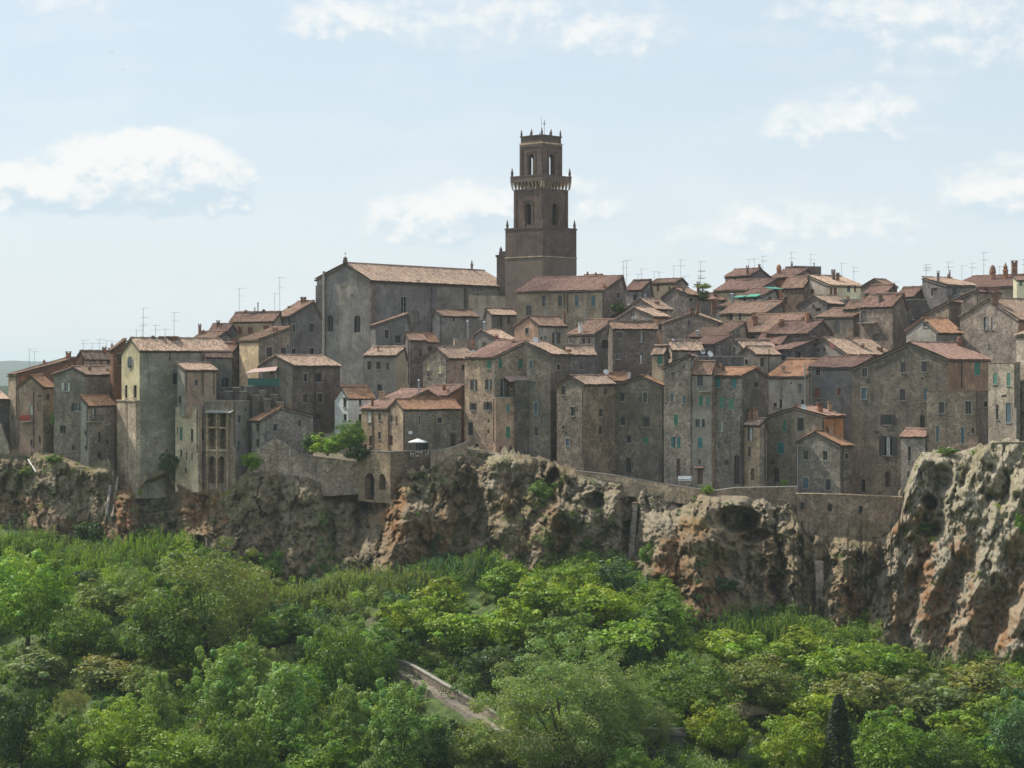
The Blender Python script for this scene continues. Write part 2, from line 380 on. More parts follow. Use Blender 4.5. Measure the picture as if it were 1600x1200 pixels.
def cliff_Y(px, py):
    px, py = np.asarray(px, float), np.asarray(py, float)
    ty, tY = top_at(px); by, bY = bot_at(px)
    v = np.clip((py-ty)/(by-ty), -.1, 1.4)
    fade = np.clip((py-ty)/12+.04, 0, 1)
    return tY+(bY-tY)*np.sign(v)*np.abs(v)**.85-cliff_push(px, py)*fade
def on_cliff(px, py, off=0.0):
    return at(px, py, float(cliff_Y(np.array([px]), np.array([py]))[0])-off)
def rock_mat():
    m, nt, b = newmat('tuff'); p = wpos(nt)
    at_ = nt.nodes.new('ShaderNodeAttribute'); at_.attribute_name = 'tint'
    sp = nt.nodes.new('ShaderNodeSeparateColor'); nt.links.new(at_.outputs['Color'], sp.inputs[0])
    rust, moss, pale = (E(nt, o) for o in sp.outputs)
    big = noise(nt, p, .10, 6, .6); mid = noise(nt, p, .45, 6, .62); fine = noise(nt, p, 2.4, 5, .65)
    run = noise(nt, wpos(nt, 1.0, 1.0, .09), 1.0, 6, .62)
    col = mixc(nt, mid.ss(.34, .66), (.165, .13, .085), (.285, .225, .145))
    col = mixc(nt, big.ss(.48, .62) * .6, col, (.285, .24, .175))
    col = mixc(nt, run.ss(.52, .70) * .5, col, (.125, .11, .085))
    col = mixc(nt, (pale * (mid * .8 + .6) * fine.ss(.3, .6)).clamp() * .85, col, (.385, .35, .27))
    col = mixc(nt, (rust * mid.ss(.36, .56)).clamp() * .9, col, (.26, .13, .058))
    col = mixc(nt, (moss * noise(nt, p, .8, 6, .7).ss(.42, .58)).clamp() * .9, col, (.15, .14, .045))
    col = mixc(nt, noise(nt, wpos(nt, 1, 1, 1.4), .6, 7, .75).ss(.60, .70) * .5, col, (.085, .10, .04))
    mul = nt.nodes.new('ShaderNodeVectorMath'); mul.operation = 'SCALE'; nt.links.new(col, mul.inputs[0]); nt.links.new((fine * .8 + .62).k, mul.inputs['Scale'])
    nt.links.new(mul.outputs[0], b.inputs['Base Color']); b.inputs['Roughness'].default_value = .95; b.inputs['Specular IOR Level'].default_value = .15
    bump(nt, b, fine * .8 + mid * .9, .8, .35)
    return m
TUFF = rock_mat()
RUST = [(1110,930,26,50,.9),(1060,860,20,30,.7),(1200,880,14,50,.5),(1420,930,12,60,.8),(1520,940,12,70,.8),(700,800,30,20,.4),(870,840,26,30,.6),(820,850,20,30,.5),(140,830,40,16,.7),(615,800,24,70,1),(680,850,40,50,.7),(196,800,16,50,1),(60,835,20,20,.8),(100,830,50,22,.6),(310,790,26,40,.9),(272,850,20,20,.5),(340,795,8,40,1),(1050,895,30,26,1),(1078,920,12,40,.8),(1170,835,24,14,1),(1085,825,14,18,.8),(1135,960,30,20,.7),
        (1380,815,26,20,.9),(1450,900,16,110,1),(1480,960,18,60,1.1),(1330,950,20,40,.9),(1565,990,26,60,1),(1500,860,14,40,.8),(1595,900,16,50,.7),(640,880,40,20,.6),(30,790,50,20,.6),(790,770,16,30,.7),(1430,830,10,40,.7),(1400,960,14,40,.6),(860,815,12,40,.5)]
MOSS = [(1460,820,30,14,.7),(1510,740,20,24,.6),(920,800,18,20,.5),(1230,840,20,10,.6),(880,735,14,10,.7),(120,740,40,10,.7),(1350,850,20,8,.7),(780,720,20,12,.6),(1580,760,20,20,.7),(365,775,24,34,1),(335,770,14,16,.8),(1140,820,30,12,.8),(800,800,30,30,.6),(1535,715,16,24,.9),(1500,790,20,30,.5),(1440,836,24,8,.9),(825,785,26,20,.8),(640,760,14,20,.5),(1590,850,26,40,.6),(505,800,40,40,.4),(1095,820,20,10,.8),(70,720,24,12,1),(1570,800,20,30,.5)]
def blobs(px, py, L):
    r = np.zeros_like(px)
    for x, y, rx, ry, k in L: r = np.maximum(r, k*np.clip(1.6-np.hypot((px-x)/rx, (py-y)/ry)*1.1, 0, 1))
    return np.clip(r, 0, 1)
def build_cliff():
    xs = np.concatenate([np.linspace(-900, -110, 60), np.arange(-100, 1700, 1.7), np.linspace(1710, 2500, 60)])
    nr = 150; v = np.linspace(0, 1, nr)
    PX = np.repeat(xs[:, None], nr, 1)
    ty, tY = top_at(xs); by, bY = bot_at(xs)
    ty = ty-np.clip(fbm(xs/15, 0, 5.5, 4, 3, .6)-.42, 0, 1)*np.where(xs < 900, 44, np.where(xs < 1240, 8, np.where(xs < 1410, 120, 26)))
    PY = ty[:, None]+(by-ty+60)[:, None]*v[None, :]
    YY = cliff_Y(PX, PY)
    V = np.stack([(PX-CX)/F*YY, YY, (HY-PY)/F*YY], -1)
    back = V[:, :1, :].copy(); back[:, 0, 1] += 4.0; back[:, 0, 2] -= 1.2; V = np.concatenate([back, V], 1); PX = np.concatenate([PX[:, :1], PX], 1); PY = np.concatenate([PY[:, :1], PY], 1); nr += 1
    n = len(xs); idx = np.arange(n*nr).reshape(n, nr)
    Q = np.stack([idx[:-1, :-1], idx[:-1, 1:], idx[1:, 1:], idx[1:, :-1]], -1).reshape(-1, 4)
    wob = (fbm(PX/14, PY/14, 2, 4, 77)-.5)*40
    pale = np.clip((PX-1370)/60, 0, 1)*.95+blobs(PX+wob, PY, [(785,740,22,40,.8),(930,800,30,60,.45),(1180,800,60,30,.5),(1000,800,70,40,.35),(90,760,30,40,.3),(660,800,16,60,.3)])
    C = np.stack([blobs(PX+wob, PY+wob, RUST), blobs(PX+wob, PY, MOSS), np.clip(pale, 0, 1), np.ones_like(PX)], -1)
    o = npmesh('cliff', V.reshape(-1, 3), Q, TUFF, smooth=False, col=C.reshape(-1, 4)); tag(o, kind='structure')
    # the hill top behind the cliff edge carries the town
    xs2 = np.linspace(-900, 2500, 240); ty, tY = top_at(xs2)
    ys = np.concatenate([np.linspace(0, 1, 30), [1.25, 1.6]])
    G = np.zeros((len(xs2), len(ys), 3))
    for j, s in enumerate(ys):
        Yf = tY-.3; Yb = 480.0; Y = Yf+(Yb-Yf)*s
        z0 = (HY-ty-1.0)/F*Yf
        x = (xs2-CX)/F*Y
        G[:, j, 0] = x; G[:, j, 1] = Y
        G[:, j, 2] = hill_z(x, Y) if 0 < j < 30 else (z0 if j == 0 else -40-50*(j-30))
    idx = np.arange(G.shape[0]*G.shape[1]).reshape(G.shape[:2])
    Q = np.stack([idx[:-1, :-1], idx[1:, :-1], idx[1:, 1:], idx[:-1, 1:]], -1).reshape(-1, 4)
    m = plain('hill_earth', (.20, .17, .12), .95)
    tag(npmesh('hill', G.reshape(-1, 3), Q, m), kind='structure')
def hill_z(x, y):
    px = CX+F*np.asarray(x)/y; ty, tY = top_at(px)
    z0 = (HY-ty)/F*tY
    t = np.clip((y-tY-6)/95, 0, 1)**1.35
    crest = np.interp(px, [-200, 0, 200, 400, 520, 800, 1100, 1300, 1700], [-13, -12, -8, -2, 2, 6, 9, 9, 9])
    return np.minimum(z0, -13)+(crest-np.minimum(z0, -13))*t+np.maximum(z0+13, 0)*(1-np.clip((y-tY)/12, 0, 1))

# ground in front of the cliff
_bx = (BOT[:, 0]-CX)/F*BOT[:, 2]; _bz = (HY-BOT[:, 1])/F*BOT[:, 2]
def ground_z(x, y):
    x = np.asarray(x, float); y = np.asarray(y, float)
    zb = np.interp(x, _bx, _bz); yb = np.interp(x, _bx, BOT[:, 2])
    zv = -50.5+2.0*np.sin(x*.045+1)+1.2*np.sin(x*.11)
    t = np.clip((yb-y)/(yb-238), 0, 1)
    s = t*.75+.25*(3*t*t-2*t**3)
    z = zb+(zv-zb)*s
    far = np.clip((238-y)/130, 0, 1); z = z-22*far*far*(3-2*far)
    near = np.clip((90-y)/85, 0, 1); z = z+68*near*near*(3-2*near)
    side = np.clip((np.abs(x)-170)/110, 0, 1); z = z+(-84-z)*side*side*(3-2*side)
    b = np.clip((y-yb)/6, 0, 1)
    n = (fbm(x/15, y/15, .5, 4, 51)-.5)*5.0+(fbm(x/4, y/4, .5, 3, 57)-.5)*1.2
    return z+n*np.clip((yb-y)/10, .15, 1)-b*1.0
def gz(x, y): return float(ground_z(np.array([x]), np.array([y]))[0])
def on_ground(px, py):
    """the point of the slope that the photo shows at (px, py)"""
    Ys = np.arange(340, 150, -.5); pys = HY-F*ground_z((px-CX)/F*Ys, Ys)/Ys
    i = int(np.argmax(pys > py)) if (pys > py).any() else len(Ys)-1
    Y = Ys[i]; p = at(px, py, Y); p.z = gz(p.x, Y); return p
def build_ground():
    xs = np.concatenate([np.linspace(-300, -112, 40), np.arange(-110, 111, 1.0), np.linspace(112, 300, 40)])
    ys = np.concatenate([np.linspace(-60, 195, 70), np.arange(196, 350, 1.0)])
    X, Y = np.meshgrid(xs, ys, indexing='ij'); Z = ground_z(X, Y)
    idx = np.arange(X.size).reshape(X.shape)
    Q = np.stack([idx[:-1, :-1], idx[1:, :-1], idx[1:, 1:], idx[:-1, 1:]], -1).reshape(-1, 4)
    m, nt, b = newmat('slope_grass'); p = wpos(nt)
    n1, n2, n3 = noise(nt, p, .09, 5, .6), noise(nt, p, .7, 5, .65), noise(nt, p, 4.0, 4, .6)
    col = mixc(nt, n2.ss(.35, .65), (.055, .09, .022), (.11, .165, .036))
    col = mixc(nt, n1.ss(.56, .7) * .7, col, (.12, .10, .06))
    mul = nt.nodes.new('ShaderNodeVectorMath'); mul.operation = 'SCALE'; nt.links.new(col, mul.inputs[0]); nt.links.new((n3 * 1.1 + .45).k, mul.inputs['Scale'])
    nt.links.new(mul.outputs[0], b.inputs['Base Color']); b.inputs['Roughness'].default_value = .95
    bump(nt, b, n3 + n2, .8, .3)
    tag(npmesh('terrain', np.stack([X, Y, Z], -1).reshape(-1, 3), Q, m, smooth=True), kind='structure')
    # the plain beyond, and the wooded hills on the far left
    g = MB(); g.quad((-14000, -900, -88), (14000, -900, -88), (14000, 16000, -88), (-14000, 16000, -88))
    tag(g.build('ground', m), kind='structure')
    mf, nt, b = newmat('far_wood'); p = wpos(nt)
    a, c = noise(nt, p, .045, 6, .7), noise(nt, p, .006, 4, .6)
    nt.links.new(mixc(nt, a.ss(.35, .62), (.022, .040, .016), mixc(nt, c.ss(.45, .6), (.04, .065, .03), (.06, .08, .04))), b.inputs['Base Color']); b.inputs['Roughness'].default_value = 1
    bump(nt, b, a, 1.0, 8.0)
    for x0, x1, y0, y1, ztop, sd, nm in ((-1100, 500, 900, 1500, -8.5, 3, 'hills'), (-7500, 3000, 5200, 7600, 9, 5, 'hills')):
        xs = np.linspace(x0, x1, 170); ys = np.linspace(y0, y1, 60); X, Y = np.meshgrid(xs, ys, indexing='ij')
        u, w = (X-x0)/(x1-x0), (Y-y0)/(y1-y0)
        env = np.sin(np.pi*np.clip(u, 0, 1))**.4*np.sin(np.pi*np.clip(w, 0, 1))**.6
        hgt = (ztop+90)*env*(.80+.34*fbm(X/(.16*(x1-x0)), Y/500, .3, 4, sd))+(fbm(X/14, Y/14, .2, 3, sd+9)-.5)*9*env
        idx = np.arange(X.size).reshape(X.shape)
        Q = np.stack([idx[:-1, :-1], idx[1:, :-1], idx[1:, 1:], idx[:-1, 1:]], -1).reshape(-1, 4)
        tag(npmesh(nm, np.stack([X, Y, -90+hgt], -1).reshape(-1, 3), Q, mf), kind='structure')
build_cliff(); build_ground()
# ------------------------------------------------------------------ houses
HG = 'houses of the hill town'
SH = dict(g='shutter_green', t='shutter_teal', b='shutter_brown', k='shutter_dark', w='shutter_white', y='shutter_yellow', r='shutter_red', u='shutter_blue', m='shutter_mint')
def clip_poly(poly, a, b):
    """keep the part of a (u, z) polygon under z = a + b u"""
    out = []
    for i in range(len(poly)):
        p, q = poly[i], poly[(i+1) % len(poly)]
        dp, dq = p[1]-a-b*p[0], q[1]-a-b*q[0]
        if dp <= 1e-6: out.append(p)
        if (dp < -1e-6 and dq > 1e-6) or (dp > 1e-6 and dq < -1e-6):
            t = dp/(dp-dq); out.append((p[0]+t*(q[0]-p[0]), p[1]+t*(q[1]-p[1])))
    return out
class Face:
    def __init__(s, O, d, n, L): s.O, s.d, s.n, s.L = Vector(O), Vector(d), Vector(n), L
    def uz(s, px, py):
        k = (px-CX)/F; u = (k*s.O.y-s.O.x)/(s.d.x-k*s.d.y); Y = s.O.y+u*s.d.y
        return u, (HY-py)/F*Y
    def P(s, u, z, out=0.0):
        p = s.O+s.d*u+s.n*out; return Vector((p.x, p.y, z))
def wall_face(mb, f, zb, zt, holes, planes, depth=.3, flip=False):
    us = sorted({0.0, f.L} | {min(max(u, 0), f.L) for h in holes for u in h[:2]})
    zs = sorted({zb, zt} | {min(max(z, zb), zt) for h in holes for z in h[2:4]})
    for i in range(len(us)-1):
        for j in range(len(zs)-1):
            if us[i+1]-us[i] < 1e-4 or zs[j+1]-zs[j] < 1e-4: continue
            uc, zc = (us[i]+us[i+1])/2, (zs[j]+zs[j+1])/2
            if any(h[0] < uc < h[1] and h[2] < zc < h[3] for h in holes): continue
            poly = [(us[i], zs[j]), (us[i+1], zs[j]), (us[i+1], zs[j+1]), (us[i], zs[j+1])]
            for a, b in planes: poly = clip_poly(poly, a, b)
            if len(poly) >= 3: mb.poly([f.P(u, z) for u, z in poly])
    for h in holes:
        u0, u1, z0, z1 = h[:4]; dp = h[4] if len(h) > 4 else depth
        for a, b in (((u0, z0), (u1, z0)), ((u1, z0), (u1, z1)), ((u1, z1), (u0, z1)), ((u0, z1), (u0, z0))):
            mb.quad(f.P(*a), f.P(*b), f.P(*b, -dp), f.P(*a, -dp))
def fbox(mb, f, u0, u1, z0, z1, o0, o1):
    """box on a wall face between two distances out of it"""
    mb.box(f.P(u0, z0, o0), f.d*(u1-u0), f.n*(o1-o0), (0, 0, z1-z0))
def window(root, f, u0, u1, z0, z1, style, wm):
    """one window: frame (the part) with pane, shutters and sill under it"""
    w, h = u1-u0, z1-z0; st = style; col = st[st.index(':')+1] if ':' in st else 'k'; st = st.split(':')[0]
    door = 'D' in st; arch = 'a' in st
    fr = MB(); mats = [MATS['frame_white' if 'w' in st else ('frame_brown' if door else 'frame_grey')], MATS['surround'], wm]
    t = min(.07, w*.12)
    for a in () if 'z' in st else ((u0, u0+t, z0, z1), (u1-t, u1, z0, z1), (u0+t, u1-t, z0, z0+t), (u0+t, u1-t, z1-t, z1)): fbox(fr, f, *a, -.22, -.14)
    if not door and w > .45 and 'n' not in st and 'z' not in st: fbox(fr, f, (u0+u1)/2-t/2, (u0+u1)/2+t/2, z0+t, z1-t, -.215, -.145)
    if 'z' in st: fbox(fr, f, u0, u0+t, z0, z0+.1, -.2, -.1)
    fr.m = 1
    if 'f' in st:
        b = .15
        fbox(fr, f, u0-b, u0, z0, z1, -.02, .035); fbox(fr, f, u1, u1+b, z0, z1, -.02, .035); fbox(fr, f, u0-b, u1+b, z1, z1+b*1.2, -.02, .04)
    if 'k' in st: fbox(fr, f, u0-.25, u1+.25, z1+.02, z1+.2, -.02, .12)
    if arch:
        fr.m = 2; n = 8; cu = (u0+u1)/2; r = w/2; zs = z1-r
        for s in (-1, 1):
            pts = [(cu+s*r*math.cos(k*math.pi/2/n), zs+r*math.sin(k*math.pi/2/n)) for k in range(n+1)]
            for k in range(n):
                a, b = pts[k], pts[k+1]
                fr.quad(f.P(a[0], a[1], -.012), f.P(b[0], b[1], -.012), f.P(b[0], z1+.01, -.012), f.P(a[0], z1+.01, -.012))
                fr.quad(f.P(a[0], a[1], -.012), f.P(b[0], b[1], -.012), f.P(b[0], b[1], -.28), f.P(a[0], a[1], -.28))
    o = fr.build('door' if door else 'window', mats, root)
    dz = 1.2 if 'z' in st else 0.0
    p = MB(); fbox(p, f, u0, u1, z0, z1, -.27-dz, -.19-dz)
    if 'b' in st: pm = wm
    elif door: pm = MATS[SH[col]] if ':' in style else MATS['door_brown']
    elif 'h' in st: pm = MATS['hole_dark']
    else: pm = MATS['glass_dark']
    p.build('panel' if door or 'b' in st else 'pane', pm, o)
    if 'u' in st: c = MB(); fbox(c, f, u0+w*.3, u1-w*.3, z0+t, z1-t, -.185, -.17); c.build('curtain', MATS['curtain'], o)
    if 'o' in st:
        for a, b in ((u0-w*.52, u0-.02), (u1+.02, u1+w*.52)):
            m = MB(); fbox(m, f, a, b, z0, z1, .012, .06)
            for k in range(1, 6): fbox(m, f, a+.05, b-.05, z0+h*k/6-.02, z0+h*k/6+.02, .06, .075)
            m.build('shutter', MATS[SH[col]], o)
    if 'c' in st:
        for a, b in ((u0, (u0+u1)/2-.012), ((u0+u1)/2+.012, u1)):
            m = MB(); fbox(m, f, a, b, z0, z1, -.10, -.05)
            for k in range(1, 7): fbox(m, f, a+.04, b-.04, z0+h*k/7-.02, z0+h*k/7+.02, -.05, -.035)
            m.build('shutter', MATS[SH[col]], o)
    if not door and 'h' not in st and 'b' not in st and 's' not in st:
        m = MB(); fbox(m, f, u0-.14, u1+.14, z0-.10, z0-.005, -.1, .13); m.build('sill', MATS['sill_stone'], o)
    return o
def roof_patch(mb, e0, e1, r1, r0, thick=.14):
    """tiled slope: eave e0-e1, ridge r0-r1; rows of half-round tiles as real ribs"""
    e0, e1, r0, r1 = map(Vector, (e0, e1, r0, r1)); L = (e1-e0).length; H = ((r0+r1)/2-(e0+e1)/2).length
    if L < .05 or H < .05: return
    nrm = (e1-e0).cross(r0-e0 if (r0-e0).length > .1 else r1-e0).normalized()
    if nrm.z < 0: nrm = -nrm
    nu = max(4, min(260, int(L/.10))); nv = max(2, min(14, int(H/.8)))
    sag = .035*min(H, 6); ph = random.random()*50
    b = len(mb.v)
    for j in range(nv+1):
        v = j/nv
        for i in range(nu+1):
            u = i/nu; p = (e0.lerp(e1, u)).lerp(r0.lerp(r1, u), v)
            lu = u*L; k = .055*math.cos(lu/.30*6.2832)
            wob = .05*math.sin(lu*.9+ph)*math.sin(v*3+ph)+.03*math.sin(lu*2.3+ph*2+v*5)
            sg = -sag*math.sin(math.pi*v)*math.sin(math.pi*u)
            q = p+nrm*(k+wob+sg)
            if j == 0: q = q+(e0-r0).normalized()*(.05*math.sin(lu*5.1+ph)+.04*math.sin(lu*11+ph))
            mb.uv[len(mb.v)] = (lu+ph, v*H+ph); mb.v.append(tuple(q))
    for j in range(nv):
        for i in range(nu): mb.f.append((b+j*(nu+1)+i, b+j*(nu+1)+i+1, b+(j+1)*(nu+1)+i+1, b+(j+1)*(nu+1)+i)); mb.mi.append(0)
    d = -nrm*(.14+sag); d2 = -nrm*(.16+sag+thick)
    mb.m = 1
    mb.add([e0+d, e1+d, r1+d, r0+d, e0+d2, e1+d2, r1+d2, r0+d2], ((0,1,2,3),(7,6,5,4),(0,4,5,1),(1,5,6,2),(2,6,7,3),(3,7,4,0)))
    mb.m = 0
def chimney(root, roofo, p, ztop, w, kind, mat='brick_brown'):
    mb = MB(); z0 = p.z; h = ztop-z0; ang = random.uniform(-.3, .3)
    if kind == 'p':
        mb.tube([(p.x, p.y, z0), (p.x, p.y, ztop)], w/2, 7); mb.lathe((p.x, p.y, ztop), [(w*.8, 0), (w*.8, .08), (.02, .3)], 8); m = MATS['metal_grey']
    elif kind == 'd':
        mb.lathe((p.x, p.y, z0), [(w*.5, 0), (w*.5, h*.45), (w*.6, h*.5), (w*.58, h*.62), (w*.45, h*.85), (w*.2, h*.98), (.02, h)], 12); m = MATS[mat]
    elif kind == 'n':
        mb.lathe((p.x, p.y, z0), [(w*.5, 0), (w*.5, h*.5), (w*.65, h*.53), (w*.4, h*.62), (w*.45, h*.75), (w*.2, h*.86), (.02, h)], 10); m = MATS[mat]
    else:
        mb.cbox((p.x, p.y, z0), w, w*.85, h*.8 if h < 2 else h-.45, ang); zt = z0+(h*.8 if h < 2 else h-.45)
        mb.cbox((p.x, p.y, zt), w*1.25, w*1.1, .09, ang)
        ca, sa = math.cos(ang), math.sin(ang)
        for sx in (-1, 1):
            for sy in (-1, 1):
                x, y = sx*w*.38, sy*w*.32; mb.cbox((p.x+ca*x-sa*y, p.y+sa*x+ca*y, zt+.09), w*.2, w*.2, max(.12, ztop-zt-.2), ang)
        mb.cbox((p.x, p.y, max(zt+.21, ztop-.11)), w*1.3, w*1.15, .1, ang); m = MATS[mat]
    return mb.build('chimney', m, roofo or root)
def antenna(root, p, ztop, kind=0):
    mb = MB(); r = .035; mb.tube([(p.x, p.y, p.z), (p.x, p.y, ztop)], r, 5)
    a = random.uniform(-.7, .7); d = Vector((math.cos(a), math.sin(a), 0)); q = Vector((-d.y, d.x, 0))
    def yagi(z, L, n, w):
        c = Vector((p.x, p.y, z)); mb.tube([c-d*L*.3, c+d*L*.7], .022, 4)
        for k in range(n): o = c-d*L*.3+d*L*k/(n-1); mb.tube([o-q*w/2, o+q*w/2], .016, 4)
    H = ztop-p.z
    yagi(ztop-.05, 1.5, 7, .55)
    if kind >= 1: yagi(ztop-H*.3, 1.3, 4, 1.2)
    if kind >= 2: yagi(ztop-H*.5, .9, 5, .5)
    return mb.build('antenna', MATS['metal_grey'], root)
def dish(root, c, r=.45, mat='dish_white'):
    mb = MB(); n = Vector((.45, -.8, .4)).normalized(); u = n.cross(Vector((0, 0, 1))).normalized(); w = n.cross(u)
    vs = []; fs = []
    for i, (rr, dd) in enumerate(((0.02, -.14), (.5, -.10), (1, 0), (1, .03), (.5, -.06), (.02, -.1))):
        for k in range(12):
            t = 6.2832*k/12; vs.append(Vector(c)+(u*math.cos(t)+w*math.sin(t))*rr*r+n*dd*r*2)
    for i in range(5):
        for k in range(12): fs.append((i*12+k, i*12+(k+1) % 12, (i+1)*12+(k+1) % 12, (i+1)*12+k))
    mb.add(vs, fs); mb.tube([Vector(c)-n*.2*r, Vector(c)-n*.2+Vector((0, .1, -.7))], .03, 5)
    mb.tube([Vector(c)+w*r*.9, Vector(c)+n*r*.8], .015, 4)
    return mb.build('satellite_dish', MATS[mat], root)
N_H = 0
import re
re_blank = re.compile('blank|blind|plain|terrace|turret')
def H(label, Y, a, xl, xc, xr, yt, yb=None, roof=('F',), wall='stone_grey', wallR=None, tile='tile_tan', win='', ch='', ant='', pipes='', dishes='',
      yl=None, yr=None, dl=None, dr=None, ov=.35, cat='house', name='stone_house', thick=None, dy=0.0, cap=None):
    global N_H; N_H += 1
    a = R(a)-math.atan((xc-CX)/F)          # a is measured from the line of sight
    if Y is None: Y = float(top_at(xc)[1])+1.0+dy
    Cc = at(xc, yt, Y); dR = Vector((math.cos(a), math.sin(a), 0)); dL = Vector((-math.sin(a), math.cos(a), 0))
    def solve(d, px):
        k = (px-CX)/F; return (k*Cc.y-Cc.x)/(d.x-k*d.y)
    LR = dr if dr else solve(dR, xr); LL = dl if dl else solve(dL, xl)
    if not (0 < LR < 32 and 0 < LL < 32): print('LEN', label, round(LL, 1), round(LR, 1))
    zC = Cc.z
    corners = [Cc, Cc+dR*LR, Cc+dL*LL, Cc+dR*LR+dL*LL]
    hz = min(float(hill_z(np.array([p.x]), np.array([p.y]))[0]) for p in corners)
    zb = (HY-yb)/F*Y-1.2 if yb else min(hz-1.5, zC-3)
    root = thing(name, (Cc.x, Cc.y, zb), label, cat, HG if cat == 'house' else None)
    fR = Face(Cc, dR, (math.sin(a), -math.cos(a), 0), LR); fL = Face(Cc, dL, (-math.cos(a), -math.sin(a), 0), LL)
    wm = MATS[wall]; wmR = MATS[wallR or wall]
    # openings
    rr = random.Random(N_H*13)
    if not re_blank.search(label) and cat == 'house':
        ya = (roof[2]+yt)/2 if roof[0] == 'GR' else yt
        if 'R ' not in win and xr-xc > 16 and rr.random() < .75: win += '; R %.1f %.1f 5 9 %s' % (xc+(xr-xc)*rr.uniform(.3, .65), ya+rr.uniform(15, 22), rr.choice(['d', 'fd', 'kd']))
        if 'L ' not in win and xc-xl > 16 and rr.random() < .75: win += '; L %.1f %.1f 5 9 %s' % (xl+(xc-xl)*rr.uniform(.35, .65), yt+rr.uniform(8, 14), rr.choice(['d', 'fd', 'kd']))
        if not pipes and rr.random() < .6: pipes = 'L %.1f %.1f %.1f' % (xc-1.5, yt+1, yt+70)
    holes = {'L': [], 'R': []}; todo = []
    for spec in (x.strip() for x in win.split(';')):
        if not spec: continue
        fc, px, py, w, h, st = spec.split(); px, py, w, h = map(float, (px, py, w, h)); f = fR if fc == 'R' else fL
        ua, ub = f.uz(px-w/2, py)[0], f.uz(px+w/2, py)[0]; uc = f.uz(px, py)[0]; Yp = f.O.y+uc*f.d.y
        z0, z1 = (HY-(py+h/2))/F*Yp, (HY-(py-h/2))/F*Yp
        u0, u1 = max(.08, min(ua, ub)), min(f.L-.08, max(ua, ub))
        if u1-u0 < .2: continue
        holes[fc].append((u0, u1, z0, z1, 1.5 if 'z' in st.split(':')[0] else .3)); todo.append((f, u0, u1, z0, z1, st, wmR if fc == 'R' else wm))
    # roof profile
    kind = roof[0]; P = {'L': [], 'R': []}; zt = {'L': zC, 'R': zC}
    if kind in ('GL', 'GR'):
        f, g = (fL, fR) if kind == 'GL' else (fR, fL)
        upk, zpk = f.uz(roof[1], roof[2]); upk = min(max(upk, .3), f.L)
        ye = yl if kind == 'GL' else yr
        shed = upk > f.L-.25
        if shed: upk = f.L
        zE = zpk if shed else (f.uz(xl if kind == 'GL' else xr, ye)[1] if ye else zC)
        if not shed and zE > zpk-.1: zE = zpk-.1
        b1 = (zpk-zC)/upk; pl = [(zC, b1)]
        if not shed: b2 = (zE-zpk)/(f.L-upk); pl.append((zpk-b2*upk, b2))
        P['L' if kind == 'GL' else 'R'] = pl; zt['L' if kind == 'GL' else 'R'] = max(zpk, zC)
    mb = MB(); wall_face(mb, fL, zb, zt['L'], holes['L'], P['L']); mb.m = 1; wall_face(mb, fR, zb, zt['R'], holes['R'], P['R'])
    oL = Face(Cc+dR*LR, dL, -fL.n, LL); oR = Face(Cc+dL*LL, dR, -fR.n, LR)
    if kind == 'GL':
        wall_face(mb, oL, zb, zt['L'], [], P['L']); wall_face(mb, oR, zb, zE, [], [])
    elif kind == 'GR':
        wall_face(mb, oR, zb, zt['R'], [], P['R']); wall_face(mb, oL, zb, zE, [], [])
    else:
        wall_face(mb, oL, zb, zC, [], []); wall_face(mb, oR, zb, zC, [], [])
    mb.build('wall', [wm, wmR], root)
    for t in todo: window(root, *t)
    # roof
    rf = None; ridge = None
    if kind in ('GL', 'GR'):
        rb = MB(); d, q = f.d, g.d; s = .18; q0, q1 = -s, g.L+s
        def pt(u, z, w): p = Cc+d*u+q*w; return Vector((p.x, p.y, z+.16))
        o1 = ov; e = -o1; ze = zC-b1*o1
        roof_patch(rb, pt(e, ze, q0), pt(e, ze, q1), pt(upk, zpk, q1), pt(upk, zpk, q0))
        if not shed: roof_patch(rb, pt(f.L+o1, zE+b2*o1, q1), pt(f.L+o1, zE+b2*o1, q0), pt(upk, zpk, q0), pt(upk, zpk, q1))
        # ridge tiles
        n = max(2, int(g.L/.45)); rp = [pt(upk, zpk+.05+.03*math.sin(k*1.7), q0+(q1-q0)*k/n) for k in range(n+1)]
        b0 = len(rb.v); rb.tube(rp, [.11+.02*(k % 2) for k in range(n+1)], 6)
        for i in range(b0, len(rb.v)): rb.uv[i] = (i*.37, i*.21)
        rf = rb.build('roof', [MATS[tile], MATS['pipe_brown']], root)
        ridge = (pt(upk, zpk, 0), q, g.L, pt(0, zC, 0))
    else:
        rb = MB(); c = .0; th = .28
        rb.m = 0; pz = zC
        def q(u, w, z): p = Cc+dR*u+dL*w; return Vector((p.x, p.y, z))
        rb.box(q(.3, .3, pz-1.0), dR*(LR-.6), dL*(LL-.6), (0, 0, .2))
        rb.m = 1
        for u0, u1, w0, w1 in ((-.06, LR+.06, -.06, .32), (-.06, LR+.06, LL-.32, LL+.06), (-.06, .32, .32, LL-.32), (LR-.32, LR+.06, .32, LL-.32)):
            rb.box(q(u0, w0, pz-.02), dR*(u1-u0), dL*(w1-w0), (0, 0, .13))
        rf = rb.build('roof', [MATS['slab_grey'], MATS[cap or 'sill_stone']], root); ridge = (q(0, LL*.5, pz-.9), dR, LR, q(0, 0, pz-.9))
